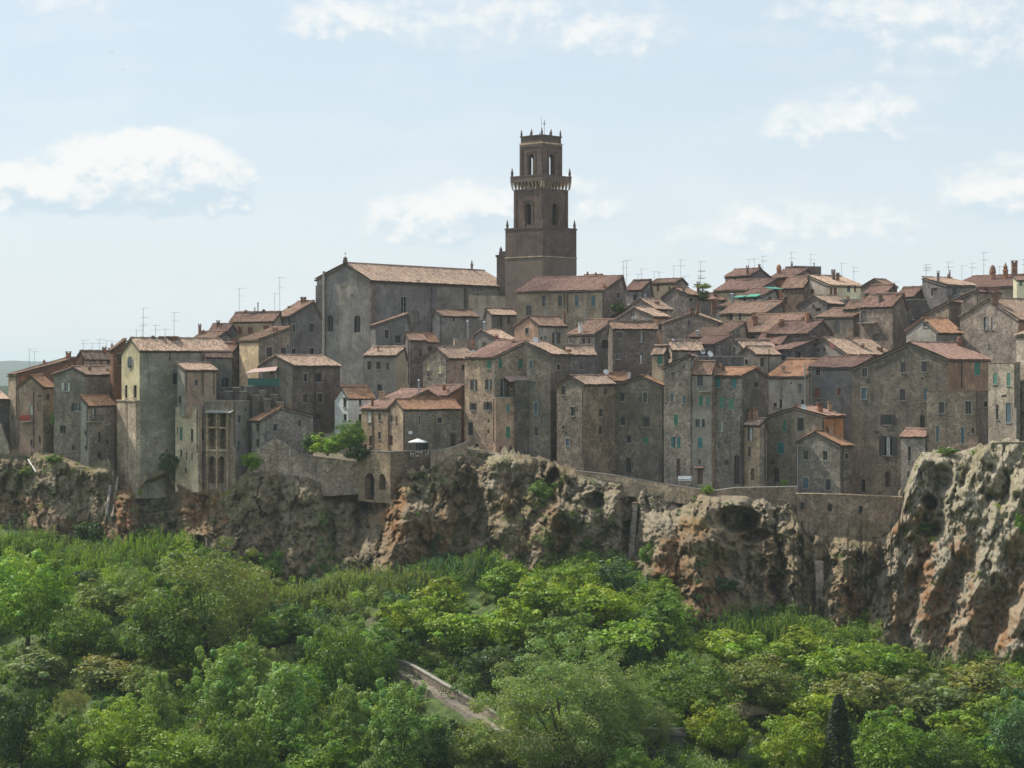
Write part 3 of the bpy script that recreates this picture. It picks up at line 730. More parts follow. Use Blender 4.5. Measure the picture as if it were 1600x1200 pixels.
    def on_ridge(px, fr):
        p0, qd, L, ee = ridge; o = p0+(ee-p0)*fr; k = (px-CX)/F; den = qd.x-k*qd.y
        u = (k*o.y-o.x)/den if abs(den) > 1e-4 else L/2
        u = min(max(u, .2), max(.3, L-.2)); r = o+qd*u
        if kind in ('GL', 'GR') and abs(CX+F*r.x/r.y-px) > 3:      # not over this ridge line: move along the slope instead
            dd = f.d; k = (px-CX)/F; den = dd.x-k*dd.y
            if abs(den) > .05:
                u2 = (k*r.y-r.x)/den; lim = max(-upk+.2, min(f.L-upk-.2, u2)); r = r+dd*lim; r.z = (p0.z+(b1*lim if lim < 0 else (b2*lim if not shed else 0)))
        return r
    for spec in (x.strip() for x in ch.split(';')):
        if not spec: continue
        t = spec.split(); px, py, w = map(float, t[:3]); k = t[3] if len(t) > 3 else 'b'; fr = float(t[4]) if len(t) > 4 else .12; m = t[5] if len(t) > 5 else 'brick_brown'
        p = on_ridge(px, fr); ztop = (HY-py)/F*p.y; p.z = min(p.z-.5, ztop-.5); chimney(root, rf, p, ztop, w/F*p.y, k, m)
    for spec in (x.strip() for x in ant.split(';')):
        if not spec: continue
        t = spec.split(); px, py = map(float, t[:2]); k = int(t[2]) if len(t) > 2 else 0
        p = on_ridge(px, .1); p.z -= .3; antenna(rf or root, p, (HY-py)/F*p.y, k)
    for spec in (x.strip() for x in pipes.split(';')):
        if not spec: continue
        t = spec.split(); fc = fR if t[0] == 'R' else fL; px, y0, y1 = map(float, t[1:4]); u = fc.uz(px, y0)[0]; u = min(max(u, .12), fc.L-.12)
        mb = MB(); Yp = fc.O.y+u*fc.d.y; mb.tube([fc.P(u, (HY-y0)/F*Yp, .1), fc.P(u, (HY-y1)/F*Yp, .1)], .08 if len(t) < 6 else float(t[5]), 6)
        mb.build('downpipe', MATS['pipe_pale' if len(t) > 4 and t[4] == 'p' else 'pipe_brown'], root)
    for spec in (x.strip() for x in dishes.split(';')):
        if not spec: continue
        t = spec.split(); px, py = map(float, t[:2]); p = on_ridge(px, .3); p.z = (HY-py)/F*p.y; dish(rf or root, p, .5, 'dish_red' if len(t) > 2 else 'dish_white')
    return dict(root=root, L=fL, R=fR, C=Cc, wall=wm, ridge=ridge)
def balcony(h, fc, px, y, w, mat='sill_stone', rail=1.0, out=.9, solid=None):
    f = h[fc]; ua, ub = sorted((f.uz(px-w/2, y)[0], f.uz(px+w/2, y)[0])); Yp = f.O.y+(ua+ub)/2*f.d.y; z = (HY-y)/F*Yp
    mb = MB(); fbox(mb, f, ua, ub, z-.15, z, -.1, out); o = mb.build('balcony', MATS[mat], h['root'])
    m = MB(); n = max(3, int((ub-ua)/.18))
    for k in range(n+1): u = ua+.03+(ub-ua-.06)*k/n; m.tube([f.P(u, z, out-.05), f.P(u, z+rail, out-.05)], .018, 4)
    m.tube([f.P(ua, z+rail, out-.05), f.P(ub, z+rail, out-.05)], .03, 5)
    for u in (ua+.03, ub-.03): m.tube([f.P(u, z+rail, 0), f.P(u, z+rail, out-.05)], .03, 5)
    if solid: fbox(m, f, ua+.05, ub-.05, z+.05, z+rail-.05, out-.04, out-.02)
    m.build('railing', MATS[solid or 'iron'], o)
def awning(h, fc, px0, px1, y0, y1, out, mat):
    f = h[fc]; ua, ub = sorted((f.uz(px0, y0)[0], f.uz(px1, y0)[0])); Yp = f.O.y+(ua+ub)/2*f.d.y
    z1, z0 = (HY-y0)/F*Yp, (HY-y1)/F*Yp
    mb = MB(); a, b, c, d = f.P(ua, z1, .02), f.P(ub, z1, .02), f.P(ub, z0, out), f.P(ua, z0, out); up = Vector((0, 0, .06))
    mb.add([a, b, c, d, a+up, b+up, c+up, d+up], ((0,3,2,1),(4,5,6,7),(0,1,5,4),(1,2,6,5),(2,3,7,6),(3,0,4,7)))
    for u in (ua+.05, ub-.05): mb.tube([f.P(u, z0, out-.05), f.P(u, z0-.5, 0)], .03, 5)
    mb.build('awning', MATS[mat], h['root'])
# ------------------------------------------------------------------ the houses, row by row (all coordinates read off the photograph)
HS = {}
# --- front row, on the edge of the cliff
H('low brown stone house cut off by the left edge of the photo', 350, 15, -75, -48, 13, 624, 700, ('GL', -62, 611), 'stone_brown', 'stone_dark')
H('tall house with a long dark roof edge climbing to a square chimney', 351, 25, 13, 28, 121, 585, 705, ('GR', 118, 560), 'stone_tan', 'brick_brown', 'tile_brown',
  'L 19 652 3 8 d', '107 549 7 b .05; 69 562 4 d .05; 89 563 2 p', '46 545; 54 549')
h = H('pinkish plaster house with a small balcony and many slit windows on the cliff edge', 347, 50, 29, 67, 85, 604, 728, ('GL', 49, 588), 'plaster_pink', 'stone_tan', 'tile_orange',
  'L 49 641 4 14 fc:w; L 32 655 3 10 d; L 62 619 6 4 d; L 62 634 7 16 b; L 49 691 3 9 d; L 62 687 3 12 d; L 49 714 3 11 d; L 62 708 3 9 d', pipes='L 53 612 700')
balcony(h, 'L', 44, 658, 15, solid='plaster_red')
h = H('grey green gabled house with white open shutters high under its gable', 343.5, 57, 84, 132, 191, 585, 735, ('GL', 113, 574), 'stone_green', 'stone_grey', 'tile_tan',
  'L 103 605 6 13 ow:w; L 121 636 9 13 wo:k; L 98 671 9 12 h; L 115 700 5 9 d; R 174 615 6 8 d; R 172 647 7 14 fc:u; R 174 690 3 10 d', '168 577 4 b .6; 176 576 4 b .6; 140 575 3 b .5', '', 'R 181 600 715', yl=585)
h = H('small lean-to house with a balcony against the grey green gabled house', 340.5, 48, 126, 138, 180, 633, 738, ('GL', 127, 620), 'plaster_grey', 'stone_grey', 'tile_orange',
  'R 147 646 7 16 fu; R 156 683 5 18 h; R 156 716 6 21 h; L 134 677 4 8 d; L 134 700 4 7 d; R 168 690 4 8 d')
balcony(h, 'R', 146, 658, 20)
h = H('tall narrow house with a yellow front and a round window, its side wall grey', 338.5, 25, 190, 218, 357, 547, 768, ('GL', 205, 529), 'plaster_yellow', 'plaster_umber', 'tile_tan',
  'L 197 612 4 20 dn; L 211 612 5 20 dn; R 274 592 7 18 d', '239 524 6 d .0; 252 527 6 b .0; 268 527 14 b .0', '213 515; 224 481 2; 222 508; 243 508 1; 258 514; 272 488 1', 'R 265 551 563', yl=550)
HS['yellow'] = h
f = h['L']; z1 = (HY-627)/F*340; zb = (HY-768)/F*340-1
mb = MB(); fbox(mb, f, -.05, f.L*.44, zb, z1, -.1, .7); fbox(mb, f, f.L*.5, f.L+.4, zb, z1, -.1, .7); fbox(mb, f, f.L*.44, f.L*.5, zb, z1, -.1, .55); fbox(mb, f, -.15, f.L+.5, z1, z1+.18, -.1, .85)
mb.build('buttress', MATS['stone_tan'], h['root'])
mb = MB(); uc, zc = f.uz(204, 567); n = 20; rw, rh = .95, 1.0; ring = [(uc+rw*math.cos(6.2832*k/n), zc+rh*math.sin(6.2832*k/n)) for k in range(n)]
mb.poly([f.P(u, z, .03) for u, z in ring]); o = mb.build('round_window', MATS['glass_dark'], h['root'])
mb = MB()
for k in range(n):
    a, b = ring[k], ring[(k+1) % n]; g = lambda p, s, out: f.P(uc+(p[0]-uc)*s, zc+(p[1]-zc)*s, out)
    mb.quad(g(a, 1, .02), g(b, 1, .02), g(b, 1, .09), g(a, 1, .09)); mb.quad(g(a, 1, .09), g(b, 1, .09), g(b, 1.22, .09), g(a, 1.22, .09)); mb.quad(g(a, 1.22, .09), g(b, 1.22, .09), g(b, 1.22, -.02), g(a, 1.22, -.02))
mb.build('frame', MATS['surround'], o)
H('small annex with dark pipes and its own tiled roof beside the yellow fronted house', 337.6, 25, 277, 289, 338, 578, 640, ('GL', 278, 568), 'plaster_grey', 'plaster_pink', 'tile_tan',
  'L 281 625 4 12 d', pipes='R 291 580 612; R 317 576 616; R 334 580 616')
H('narrow roof and grey wall squeezed behind the annex of the yellow fronted house', 343.5, 22, 318, 321, 362, 556, None, ('GL', 319, 550), 'plaster_grey', 'plaster_slate', 'tile_pink', 'R 352 597 12 16 a')
H('pale flat topped block with thin green windows beside the yellow fronted house', 337.8, 55, 274, 310, 316, 637, 758, ('F',), 'plaster_beige', 'stone_tan', win='L 283 678 3 19 fc:g; L 300 680 4 20 d; L 283 708 3 11 d; L 291 712 2 11 d; L 300 712 2 10 d; L 277 672 2 10 d; L 290 735 3 8 d')
h = H('flat roofed house with stacked open arches of a loggia above the cliff', 336.4, 55, 309, 368, 393, 627, 764, ('F',), 'stone_tan', 'plaster_grey',
  win='L 317 641 5 16 c:u; L 316 680 5 17 fd; L 314 718 9 31 azbs; L 332 657 13 23 zbs; L 350 657 12 23 zbs; L 332 685 12 33 azbs; L 348 685 10 32 azbs; L 331 734 12 42 azbs; L 346 734 10 42 azbs; R 374 655 4 12 d; R 373 697 3 14 d; R 384 640 3 8 d', ch='349 630 4 b .5')
awning(h, 'L', 325, 366, 641, 645, 1.2, 'slab_grey')
f = h['L']; mb = MB()
for px in (325, 340, 357):
    u = f.uz(px, 690)[0]; fbox(mb, f, u-.12, u+.12, (HY-764)/F*337, (HY-646)/F*337, -.02, .3)
for y in (668, 704): z = (HY-y)/F*338; fbox(mb, f, f.uz(357, y)[0]-.1, f.uz(325, y)[0]+.1, z-.12, z+.12, -.02, .4)
mb.build('pilaster', MATS['stone_tan'], h['root'])
H('beige walled house with a brown sloping roof, standing above the loggia house', 352, 30, 374, 404, 453, 531, None, ('GR', 452, 512), 'plaster_beige', 'stone_dark', 'tile_brown',
  'R 421 550 9 15 fd; R 443 550 8 14 d; R 450 546 3 16 fc:u', '430 514 6 b .3')
H('long beige house with four red shuttered windows on the skyline beside the great church', 374, 52, 359, 428, 441, 501, None, ('GR', 438, 488), 'plaster_beige', 'plaster_grey', 'tile_brown',
  'L 364 516 6 11 c:r; L 375 516 6 11 c:r; L 391 516 8 10 c:r; L 416 513 9 8 c:r', '384 484 6 d .0; 412 483 5 d .0; 403 474 2 p; 398 482 2 p', '374 450 1; 429 458')
H('small gabled house with a tall square chimney beside the yellow fronted roof', 366, 50, 301, 338, 366, 529, None, ('GR', 352, 519), 'stone_grey', 'stone_dark', 'tile_brown', '', '311 506 4 b .3; 318 515 4 d .3')
H('little house with one chimney tucked under the red shuttered beige house', 376, 50, 327, 357, 369, 516, None, ('GR', 363, 507), 'plaster_pink', 'stone_dark', 'tile_red', '', '341 501 5 b .2')
H('low dark roofed house between the yellow fronted roof and the beige lean-to house', 357, 45, 330, 361, 377, 553, None, ('GR', 374, 536), 'stone_dark', 'stone_dark', 'tile_brown', '', '367 527 5 b .2')
H('dark plaster house with four side windows leaning against the great church', 380, 35, 428, 453, 502, 494, None, ('GR', 491, 471), 'plaster_slate', 'plaster_slate', 'tile_brown',
  'R 459 513 4 13 fd; R 487 512 5 14 kd; R 459 550 6 11 fd; R 487 549 7 11 fd', '474 464 7 b .1; 450 480 4 b .4; 459 482 3 b .3', '437 433 1')
h = H('dark sided house with a bright tiled roof directly under the church gable', 343, 50, 404, 457, 531, 571, 668, ('GL', 430, 556), 'plaster_grey', 'stone_dark', 'tile_tan',
  'R 477 590 6 13 fd; R 498 590 9 14 d; R 477 623 6 13 d; R 500 622 8 14 fd; R 498 652 8 8 h', '482 561 2 p', '', 'R 492 573 658')
H('flat terrace with a pink awning and a green screen beside the church gable house', 341.5, 40, 376, 390, 438, 603, None, ('F',), 'stone_dark', 'stone_dark')
HS['terrace'] = None
h = H('low stone house with an orange sloping roof on the cliff edge beside the loggia house', 336.6, 30, 393, 407, 489, 657, 712, ('GR', 440, 637), 'plaster_grey', 'stone_grey', 'tile_orange', 'R 430 668 6 11 d; R 468 661 4 9 d; L 402 668 4 12 d; L 402 692 4 12 d', '440 632 6 b .1 plaster_pink', yr=650)
H('small white plastered house with an orange roof above the terrace bushes', 342, 40, 523, 544, 584, 621, 668, ('GL', 534, 605), 'plaster_white', 'plaster_white', 'tile_orange', 'L 539 629 5 14 kc:k; R 563 628 4 11 d; L 539 652 5 10 d; R 563 653 5 12 d', '531 611 4 p', yl=622)
H('square tower-like grey house with three small windows under its eave', 351, 60, 569, 619, 635, 555, None, ('GR', 633, 543), 'plaster_grey', 'plaster_beige', 'tile_tan', 'L 577 571 6 13 fd; L 591 571 6 12 kd; L 606 572 5 11 fd; L 593 607 7 13 fd', '591 541 3 b .5', '', 'L 618 560 600 p', '')
H('dark side wall and small roof close behind the tower-like grey house', 358, 20, 632, 640, 666, 531, None, ('GL', 634, 521), 'stone_dark', 'stone_dark', 'tile_brown', 'R 657 552 5 12 d', '', '632 509 1')
H('little house with an orange roof edge in the shadow of the church', 364, 40, 648, 662, 684, 533, None, ('GL', 654, 522), 'stone_dark', 'plaster_slate', 'tile_orange', 'R 672 546 6 10 d', '', '687 509 2')
H('gabled brown house with two yellow shuttered windows', 350, 45, 661, 700, 745, 559, None, ('GL', 681, 543), 'stone_tan', 'plaster_pink', 'tile_tan', 'L 669 573 4 12 c:y; L 687 577 5 13 c:y; L 669 586 4 4 d; L 690 561 3 4 d', '681 540 4 b .1', '', '', '740 551', yl=561)
H('brown stone house with white framed windows next to the parasol house', 333.5, 35, 565, 606, 692, 639, 712, ('GR', 668, 610), 'stone_tan', 'stone_brown', 'tile_pink',
  'L 577 652 5 16 fc:w; L 593 651 4 10 fd; L 579 689 4 16 d; L 593 681 4 12 fd; L 571 700 4 12 d', '597 611 8 b .55 stone_tan; 657 595 3 p .2; 582 620 4 b .9', yr=625, pipes='L 583 642 710')
H('pink roofed house with a dark end wall close behind the parasol house', 341, 50, 652, 700, 727, 618, 700, ('GR', 724, 603), 'plaster_pink', 'brick_brown', 'tile_pink', 'R 712 633 5 9 d; L 690 625 5 6 d', '694 601 5 b .5; 700 611 3 b .8', '', 'R 723 620 690')
h = H('stone house with a white parasol on the terrace before its wide shady wall', 330, 30, 606, 630, 720, 639, 708, ('GL', 619, 625), 'stone_tan', 'stone_green', 'tile_orange',
  'R 652 657 9 14 fb; R 687 657 7 9 fd; R 700 656 6 13 b; L 611 655 3 11 fd; L 619 655 2 10 d; L 611 688 5 15 D; R 708 690 8 26 D:k; R 682 690 12 22 b; R 660 697 20 16 h', yl=638, pipes='R 628 645 700')
mb = MB(); f = h['R']; ua = f.uz(638, 676)[0]; ub = f.uz(644, 676)[0]; z = (HY-678)/F*331; fbox(mb, f, ua, ub, z, z+.45, .01, .05); mb.build('wall_plate', MATS['white_paint'], h['root'])
h = H('tall brown house with dark open shutters and white curtains above the terrace wall', 331, 45, 726, 773, 823, 558, 708, ('GR', 822, 533), 'stone_brown', 'stone_grey', 'tile_red',
  'L 764 570 6 13 c:g; L 740 601 5 16 uo:k; L 763 601 5 16 uo:k; L 739 635 5 11 ao:k; L 762 634 6 13 ao:k; L 735 670 8 20 D:k; L 763 658 3 5 h; L 763 674 3 6 h; R 782 568 5 15 c:g; R 813 568 6 15 fc:g; R 788 606 6 27 uo:k; L 745 700 5 14 D:k',
  '806 535 11 b .05 stone_dark', '', 'L 772 562 704 p')
awning(h, 'R', 786, 819, 588, 596, 1.5, 'awning_pink'); balcony(h, 'R', 789, 620, 26, out=1.1)
HS['brown'] = h
H('dull orange projecting wall with green windows below a balcony', 329.6, 14, 771, 774, 805, 622, 712, ('F',), 'plaster_pink', 'plaster_pink', win='R 794 637 5 13 c:m; R 794 675 6 17 c:g; R 798 700 3 8 h; R 782 702 3 10 D')
H('dark blind buttress block beside the dull orange projecting wall', 329.4, 14, 804, 806, 826, 594, 722, ('F',), 'stone_dark', 'stone_dark')
H('high house with a bright tiled roof and one blue window near the top', 327.6, 55, 823, 860, 889, 553, 722, ('GL', 824, 535), 'stone_green', 'stone_dark', 'tile_tan',
  'L 830 570 5 14 fc:u; L 834 603 7 13 ab; L 837 638 6 18 fc:u; L 838 674 5 15 d; L 850 655 8 14 b', '889 545 8 d .8', '', '', '827 531')
H('dark narrow house with a single small window under the same bright roof line', 332, 20, 880, 888, 930, 553, None, ('GL', 882, 540), 'stone_dark', 'stone_dark', 'tile_tan', 'R 908 572 5 11 d', '', '', 'R 887 556 600', '')
h = H('gabled grey house with one white lintel, standing behind the rounded rock pinnacle', None, 50, 870, 912, 961, 600, 732, ('GL', 892, 588), 'stone_grey', 'stone_brown', 'tile_tan',
  'L 880 610 6 14 d; L 895 643 6 14 kd; L 887 691 6 12 fc:u; L 880 668 4 6 d; R 946 611 4 12 d; R 939 645 5 12 d; R 938 672 5 13 d', '', '', 'L 911 610 720', '', yl=603, dy=.5)
H('low orange roof between the two gabled grey houses', 330, 40, 936, 950, 985, 594, None, ('GL', 942, 584), 'plaster_pink', 'plaster_pink', 'tile_orange', '', '983 582 4 b .3 plaster_white', '', '', '947 581')
H('broad gabled grey house with a dark mound of masonry at its foot', 322.5, 62, 961, 1035, 1043, 603, 748, ('GL', 1002, 588), 'stone_green', 'stone_dark', 'tile_orange',
  'L 972 620 6 14 d; L 1008 621 6 16 fd; L 973 658 6 13 d; L 1010 659 10 16 c:k; L 982 686 7 12 d; L 1009 688 7 10 c:g; L 982 727 8 24 D:k; L 961 732 14 22 b', yl=601)
H('tall plain house with a sloping top and teal shutters, behind the white bench', 319.5, 64, 1037, 1079, 1085, 556, 757, ('GL', 1076, 555), 'stone_brown', 'stone_dark', 'tile_brown',
  'L 1052 588 6 14 fb; L 1050 622 4 12 c:u; L 1069 624 4 12 c:u; L 1056 656 6 16 c:g; L 1056 691 7 16 fuo:t; L 1060 732 6 31 D; L 1068 573 3 4 h', yl=574)
h = H('narrow grey house with a small hanging balcony and a red hooded door', 318, 64, 1079, 1112, 1118, 582, 758, ('GR', 1117, 566), 'plaster_grey', 'stone_brown', 'tile_brown',
  'L 1094 594 9 17 fd; L 1095 626 6 16 c:g; L 1106 628 5 13 c:m; L 1094 661 7 12 uo:k; L 1094 692 7 16 c:t; L 1094 743 8 26 D; L 1093 722 3 8 d', '1124 569 7 b .4', '', '', '1110 553', dr=6)
balcony(h, 'L', 1103, 611, 15, rail=.8); awning(h, 'L', 1087, 1101, 728, 731, .7, 'tile_red')
H('house with rows of green shutters, an orange roof and an arched street passage', 316.2, 60, 1112, 1159, 1201, 587, 758, ('GR', 1181, 576), 'stone_grey', 'stone_dark', 'tile_orange',
  'L 1122 598 7 14 c:t; L 1147 598 7 15 c:t; L 1128 629 8 16 c:m; L 1142 631 7 17 c:m; L 1127 666 6 15 fuw; L 1123 697 3 9 c:u; L 1135 723 5 9 d; L 1151 734 9 46 ah; L 1133 691 2 4 h', '1123 569 8 b .45 plaster_pink; 1186 574 5 b .2', '', 'L 1117 690 755; L 1158 650 755', yr=589)
H('narrow stone tower house with a slab roof at the end of the street', 314.6, 50, 1158, 1187, 1198, 664, 756, ('GR', 1196, 655), 'stone_tan', 'stone_grey', 'tile_tan', 'L 1172 678 8 22 fu; L 1171 706 4 16 fc:b; L 1176 741 6 19 aD', '1180 636 8 b .2; 1172 638 6 b .2', '', 'R 1195 668 752')
H('gabled house with one green and one teal shutter, orange side wall and twin chimneys', 314.2, 62, 1196, 1288, 1318, 650, 760, ('GL', 1241, 637), 'stone_green', 'plaster_orange', 'tile_pink',
  'L 1226 665 5 17 c:g; L 1251 663 10 20 fc:k; L 1220 700 10 17 fc:t; L 1206 722 5 7 h; L 1213 742 8 23 ah', '1281 629 8 b .5; 1297 627 6 b .6 plaster_pink; 1244 632 4 b .05', '', '', '1254 636', yl=652)
H('small square windowed house with a bright orange roof, rising straight from the base wall', 309.8, 55, 1245, 1312, 1332, 696, 800, ('GL', 1273, 675), 'stone_green', 'stone_dark', 'tile_orange',
  'L 1259 711 7 14 d; L 1289 712 7 14 d; L 1259 755 8 17 fc:u; L 1294 757 8 17 fc:k', '1298 666 6 b .2 plaster_pink', '', 'L 1247 692 765 p; R 1316 700 768', yl=691)
h = H('very large gabled stone house with tall dark shuttered windows over the cliff', 310.5, 62, 1331, 1480, 1547, 561, 776, ('GL', 1421, 536), 'stone_green', 'plaster_pink', 'tile_pink',
  'L 1351 582 8 14 fd; L 1411 574 7 16 d; L 1444 573 7 16 kd; L 1350 615 8 18 fc:u; L 1410 617 8 18 d; L 1447 617 7 20 c:u; L 1387 656 11 16 o:k; L 1387 697 13 30 uo:k; L 1441 660 7 22 h; L 1387 749 7 24 aD; L 1349 759 6 19 D:k; L 1370 676 3 6 h; L 1441 591 3 3 h; R 1527 575 9 22 c:g',
  '1499 525 8 d .2', '', 'R 1502 564 606', '', yl=577)
H('brown rubble front with a thin tiled coping before the very large gabled house', 304.2, 70, 1448, 1528, 1547, 611, 706, ('F',), 'stone_brown', 'stone_grey', cap='tile_pink', win='L 1471 637 8 18 fd; L 1513 637 9 20 fd; L 1465 678 4 25 fc:u; L 1504 680 5 25 fc:u; L 1520 673 4 9 d')
H('little turret house with a red tiled cap and one slit window', 308.4, 60, 1408, 1446, 1457, 682, 760, ('GR', 1455, 672), 'stone_grey', 'stone_dark', 'tile_pink', 'L 1421 709 5 23 fd; L 1419 741 5 9 ab')
H('pale rough house with two teal shutters and a tall arched window', None, 45, 1544, 1588, 1594, 567, 704, ('F',), 'stone_tan', 'stone_grey', cap='tile_pink', win='L 1555 592 6 17 c:m; L 1576 593 6 20 c:m; L 1558 644 4 24 d; L 1576 645 8 31 fac:u; L 1569 619 8 4 b')
H('tall rough walled house at the right edge of the photo, cut by the frame', 293.5, 40, 1588, 1645, 1720, 522, 704, ('GR', 1695, 504), 'stone_tan', 'stone_grey', 'tile_tan', 'L 1597 646 4 6 h')
# --- second row, right
H('grey plaster house with a mossy brown roof behind the green shuttered house', 330, 65, 1200, 1259, 1275, 588, None, ('GR', 1290, 562), 'plaster_grey', 'plaster_grey', 'tile_orange', 'L 1250 607 5 14 fb; L 1211 633 5 7 d; L 1220 631 4 14 c:k; L 1236 599 3 3 h; L 1254 629 5 8 d', '1224 572 6 b .8 stone_tan', '', 'L 1259 570 634 p .14 .2', '', dr=8)
H('grey plaster house with a dark red roof and one arched niche window', 327, 65, 1262, 1336, 1346, 574, None, ('GR', 1362, 559), 'plaster_slate', 'stone_dark', 'tile_red', 'L 1278 580 7 14 fd; L 1277 614 8 16 c:r; L 1311 612 6 13 fac:r', '', '', 'L 1268 575 634 p', '1300 540 r', dr=7)
H('gabled grey house with a broad bright roof below the tall blank house', 341, 50, 1250, 1322, 1392, 553, None, ('GL', 1288, 529), 'plaster_grey', 'plaster_pink', 'tile_tan', 'L 1278 547 4 7 d; L 1288 546 4 6 d; R 1335 558 3 3 h', '1348 538 4 b .6 plaster_pink; 1375 543 8 b .8; 1329 512 8 b .1 stone_tan', '', 'R 1326 556 575 p', '', yl=550)
h = H('tall blank grey house with a balconied window in the middle of the roofs', 353, 50, 1343, 1395, 1417, 478, None, ('GR', 1412, 459), 'stone_grey', 'stone_dark', 'tile_red', 'L 1350 495 10 18 fb; L 1369 527 10 10 b', '1375 462 6 b .6 stone_dark; 1401 461 4 b .2')
balcony(h, 'L', 1358, 504, 26, rail=.7)
H('square grey house with a brown roof and a stain on its wall', 361, 60, 1274, 1333, 1344, 495, None, ('GR', 1360, 482), 'plaster_grey', 'stone_dark', 'tile_brown', 'L 1308 511 9 20 ab', '', '', 'L 1278 497 528', '', dr=7)
h = H('small grey gable with a white framed window under a ledge', 338, 45, 1416, 1466, 1503, 519, None, ('GL', 1442, 498), 'plaster_grey', 'plaster_slate', 'tile_orange', 'L 1446 507 8 8 wf', '1497 513 7 d .3', '', '', '', yl=517)
H('large rubble gabled house with a bright roof near the right edge', 333, 50, 1500, 1591, 1690, 499, None, ('GL', 1545, 467), 'stone_grey', 'brick_brown', 'tile_tan', 'L 1540 505 6 20 fu; L 1550 505 3 20 u', '1553 459 9 b .2; 1545 539 6 b .4 plaster_grey', '', '', '1584 532 r', yl=494)
H('dark rubble house with a bluish side wall and two thin chimneys on the skyline', 376, 40, 1441, 1478, 1524, 445, None, ('GL', 1442, 434), 'stone_dark', 'plaster_slate', 'tile_tan', 'L 1460 456 10 12 b; R 1491 455 6 12 d', '1466 423 4 b .6 stone_grey; 1484 422 2 b .1; 1482 429 3 b .1', '1426 417; 1438 417 1; 1482 409 1; 1394 413 1')
H('long low roof with three big round and pointed chimneys on the skyline', 396, 60, 1485, 1590, 1660, 447, None, ('GR', 1625, 429), 'plaster_grey', 'stone_dark', 'tile_red', '', '1551 414 9 d .3; 1571 410 8 n .25; 1585 407 8 b .2; 1536 452 4 b .9; 1566 450 4 b .95', '1503 415; 1516 411 1; 1537 394 2; 1600 405 1; 1546 428; 1562 416')
H('cream house with a green window at the right edge under the long low roof', 386, 40, 1583, 1589, 1680, 437, None, ('GL', 1584, 431), 'plaster_cream', 'plaster_cream', 'tile_red', 'R 1595 442 5 7 c:m')
H('stone gable house with a tall square chimney above the small grey gable', 346, 50, 1448, 1486, 1502, 472, None, ('GL', 1483, 471), 'stone_grey', 'stone_dark', 'tile_brown', 'L 1496 500 4 12 d', '1482 461 8 b .1 stone_grey', '1497 474', '', '', yl=489)
H('dark house with a row of chimneys before the long low skyline roof', 361, 50, 1488, 1529, 1564, 455, None, ('GL', 1526, 452), 'stone_dark', 'stone_dark', 'tile_red', '', '1540 451 6 b .4; 1552 449 6 b .3; 1505 455 4 b .3', '', '', '', yl=471)
H('pale yellow house with two red shutters and two chimneys on the skyline', 386, 40, 1260, 1294, 1345, 445, None, ('GL', 1263, 431), 'plaster_grey', 'plaster_cream', 'tile_tan', 'R 1299 455 4 11 c:r; R 1305 455 5 11 c:r; R 1326 451 5 9 c:u; R 1336 451 3 9 c:r; L 1269 457 6 10 D', '1302 421 5 b .3 stone_grey; 1309 426 4 b .4', '1315 411; 1334 417 1', '', '1277 452 r')
h = H('dark flat topped block with roof posts, highest roof right of the bell tower', 411, 35, 1227, 1242, 1283, 416, None, ('F',), 'stone_dark', 'stone_dark', win='', ch='1231 409 3 b .2; 1272 412 2 p', ant='1267 397 2; 1220 394 1')
H('pinkish skyline house with a tall chimney running up its front', 399, 45, 1133, 1174, 1204, 430, None, ('GR', 1189, 420), 'plaster_pink', 'stone_dark', 'tile_red', '', '1168 415 4 b .95 plaster_pink; 1187 413 3 b .1', '1170 405; 1192 400 1; 1179 404', yr=434)
H('brown roofed house with a round dome chimney on the skyline', 402, 60, 1203, 1240, 1250, 433, None, ('GR', 1262, 421), 'brick_brown', 'stone_dark', 'tile_red', '', '1217 413 7 d .1', dr=8)
H('long low house with a brown roof before the pinkish skyline house', 386, 55, 1115, 1186, 1215, 452, None, ('GR', 1212, 437), 'plaster_beige', 'stone_dark', 'tile_red', '', '', '', 'L 1170 449 462')
H('blank brown walled house with a bumpy roof beside the green awnings', 390, 50, 1222, 1256, 1268, 448, None, ('GR', 1266, 433), 'stone_brown', 'stone_brown', 'tile_brown', 'L 1228 470 5 12 b', '', '', '', '', dr=8)
h = H('white terrace house shaded by green awnings', 379, 50, 1153, 1190, 1216, 463, None, ('GR', 1213, 451), 'plaster_white', 'plaster_grey', 'tile_red', 'L 1163 470 4 9 d; L 1180 470 5 9 d; R 1203 468 4 9 d', '1144 460 6 p 1.5')
awning(h, 'L', 1152, 1168, 462, 465, 1.4, 'awning_green'); awning(h, 'L', 1172, 1190, 460, 464, 1.4, 'awning_green'); awning(h, 'R', 1194, 1214, 449, 452, 1.6, 'awning_green')
H('beige house with a wide patched roof and two small doors', 369, 60, 1125, 1198, 1227, 489, None, ('GR', 1222, 472), 'plaster_beige', 'stone_dark', 'tile_brown', 'L 1142 494 6 11 d; L 1156 495 4 10 a; L 1137 494 2 7 d', '1111 470 6 b .5; 1118 466 5 b .5', '', '', '1201 478')
H('broad grey gable with a whitish patch and a chimney pot, below the skyline antennas', 357, 62, 1037, 1122, 1130, 504, None, ('GL', 1081, 489), 'stone_grey', 'stone_dark', 'tile_tan', 'L 1077 505 4 8 b', '1080 482 6 b .1; 1088 476 4 b .2', '1045 470; 1058 480', 'L 1037 505 545 p', '', yl=505)
H('brown roof with a white cowl in front of the broad grey gable', 350, 58, 1076, 1131, 1145, 526, None, ('GR', 1165, 504), 'stone_dark', 'stone_dark', 'tile_brown', '', '1090 518 5 p .9', '1090 512', '', '', dr=8)
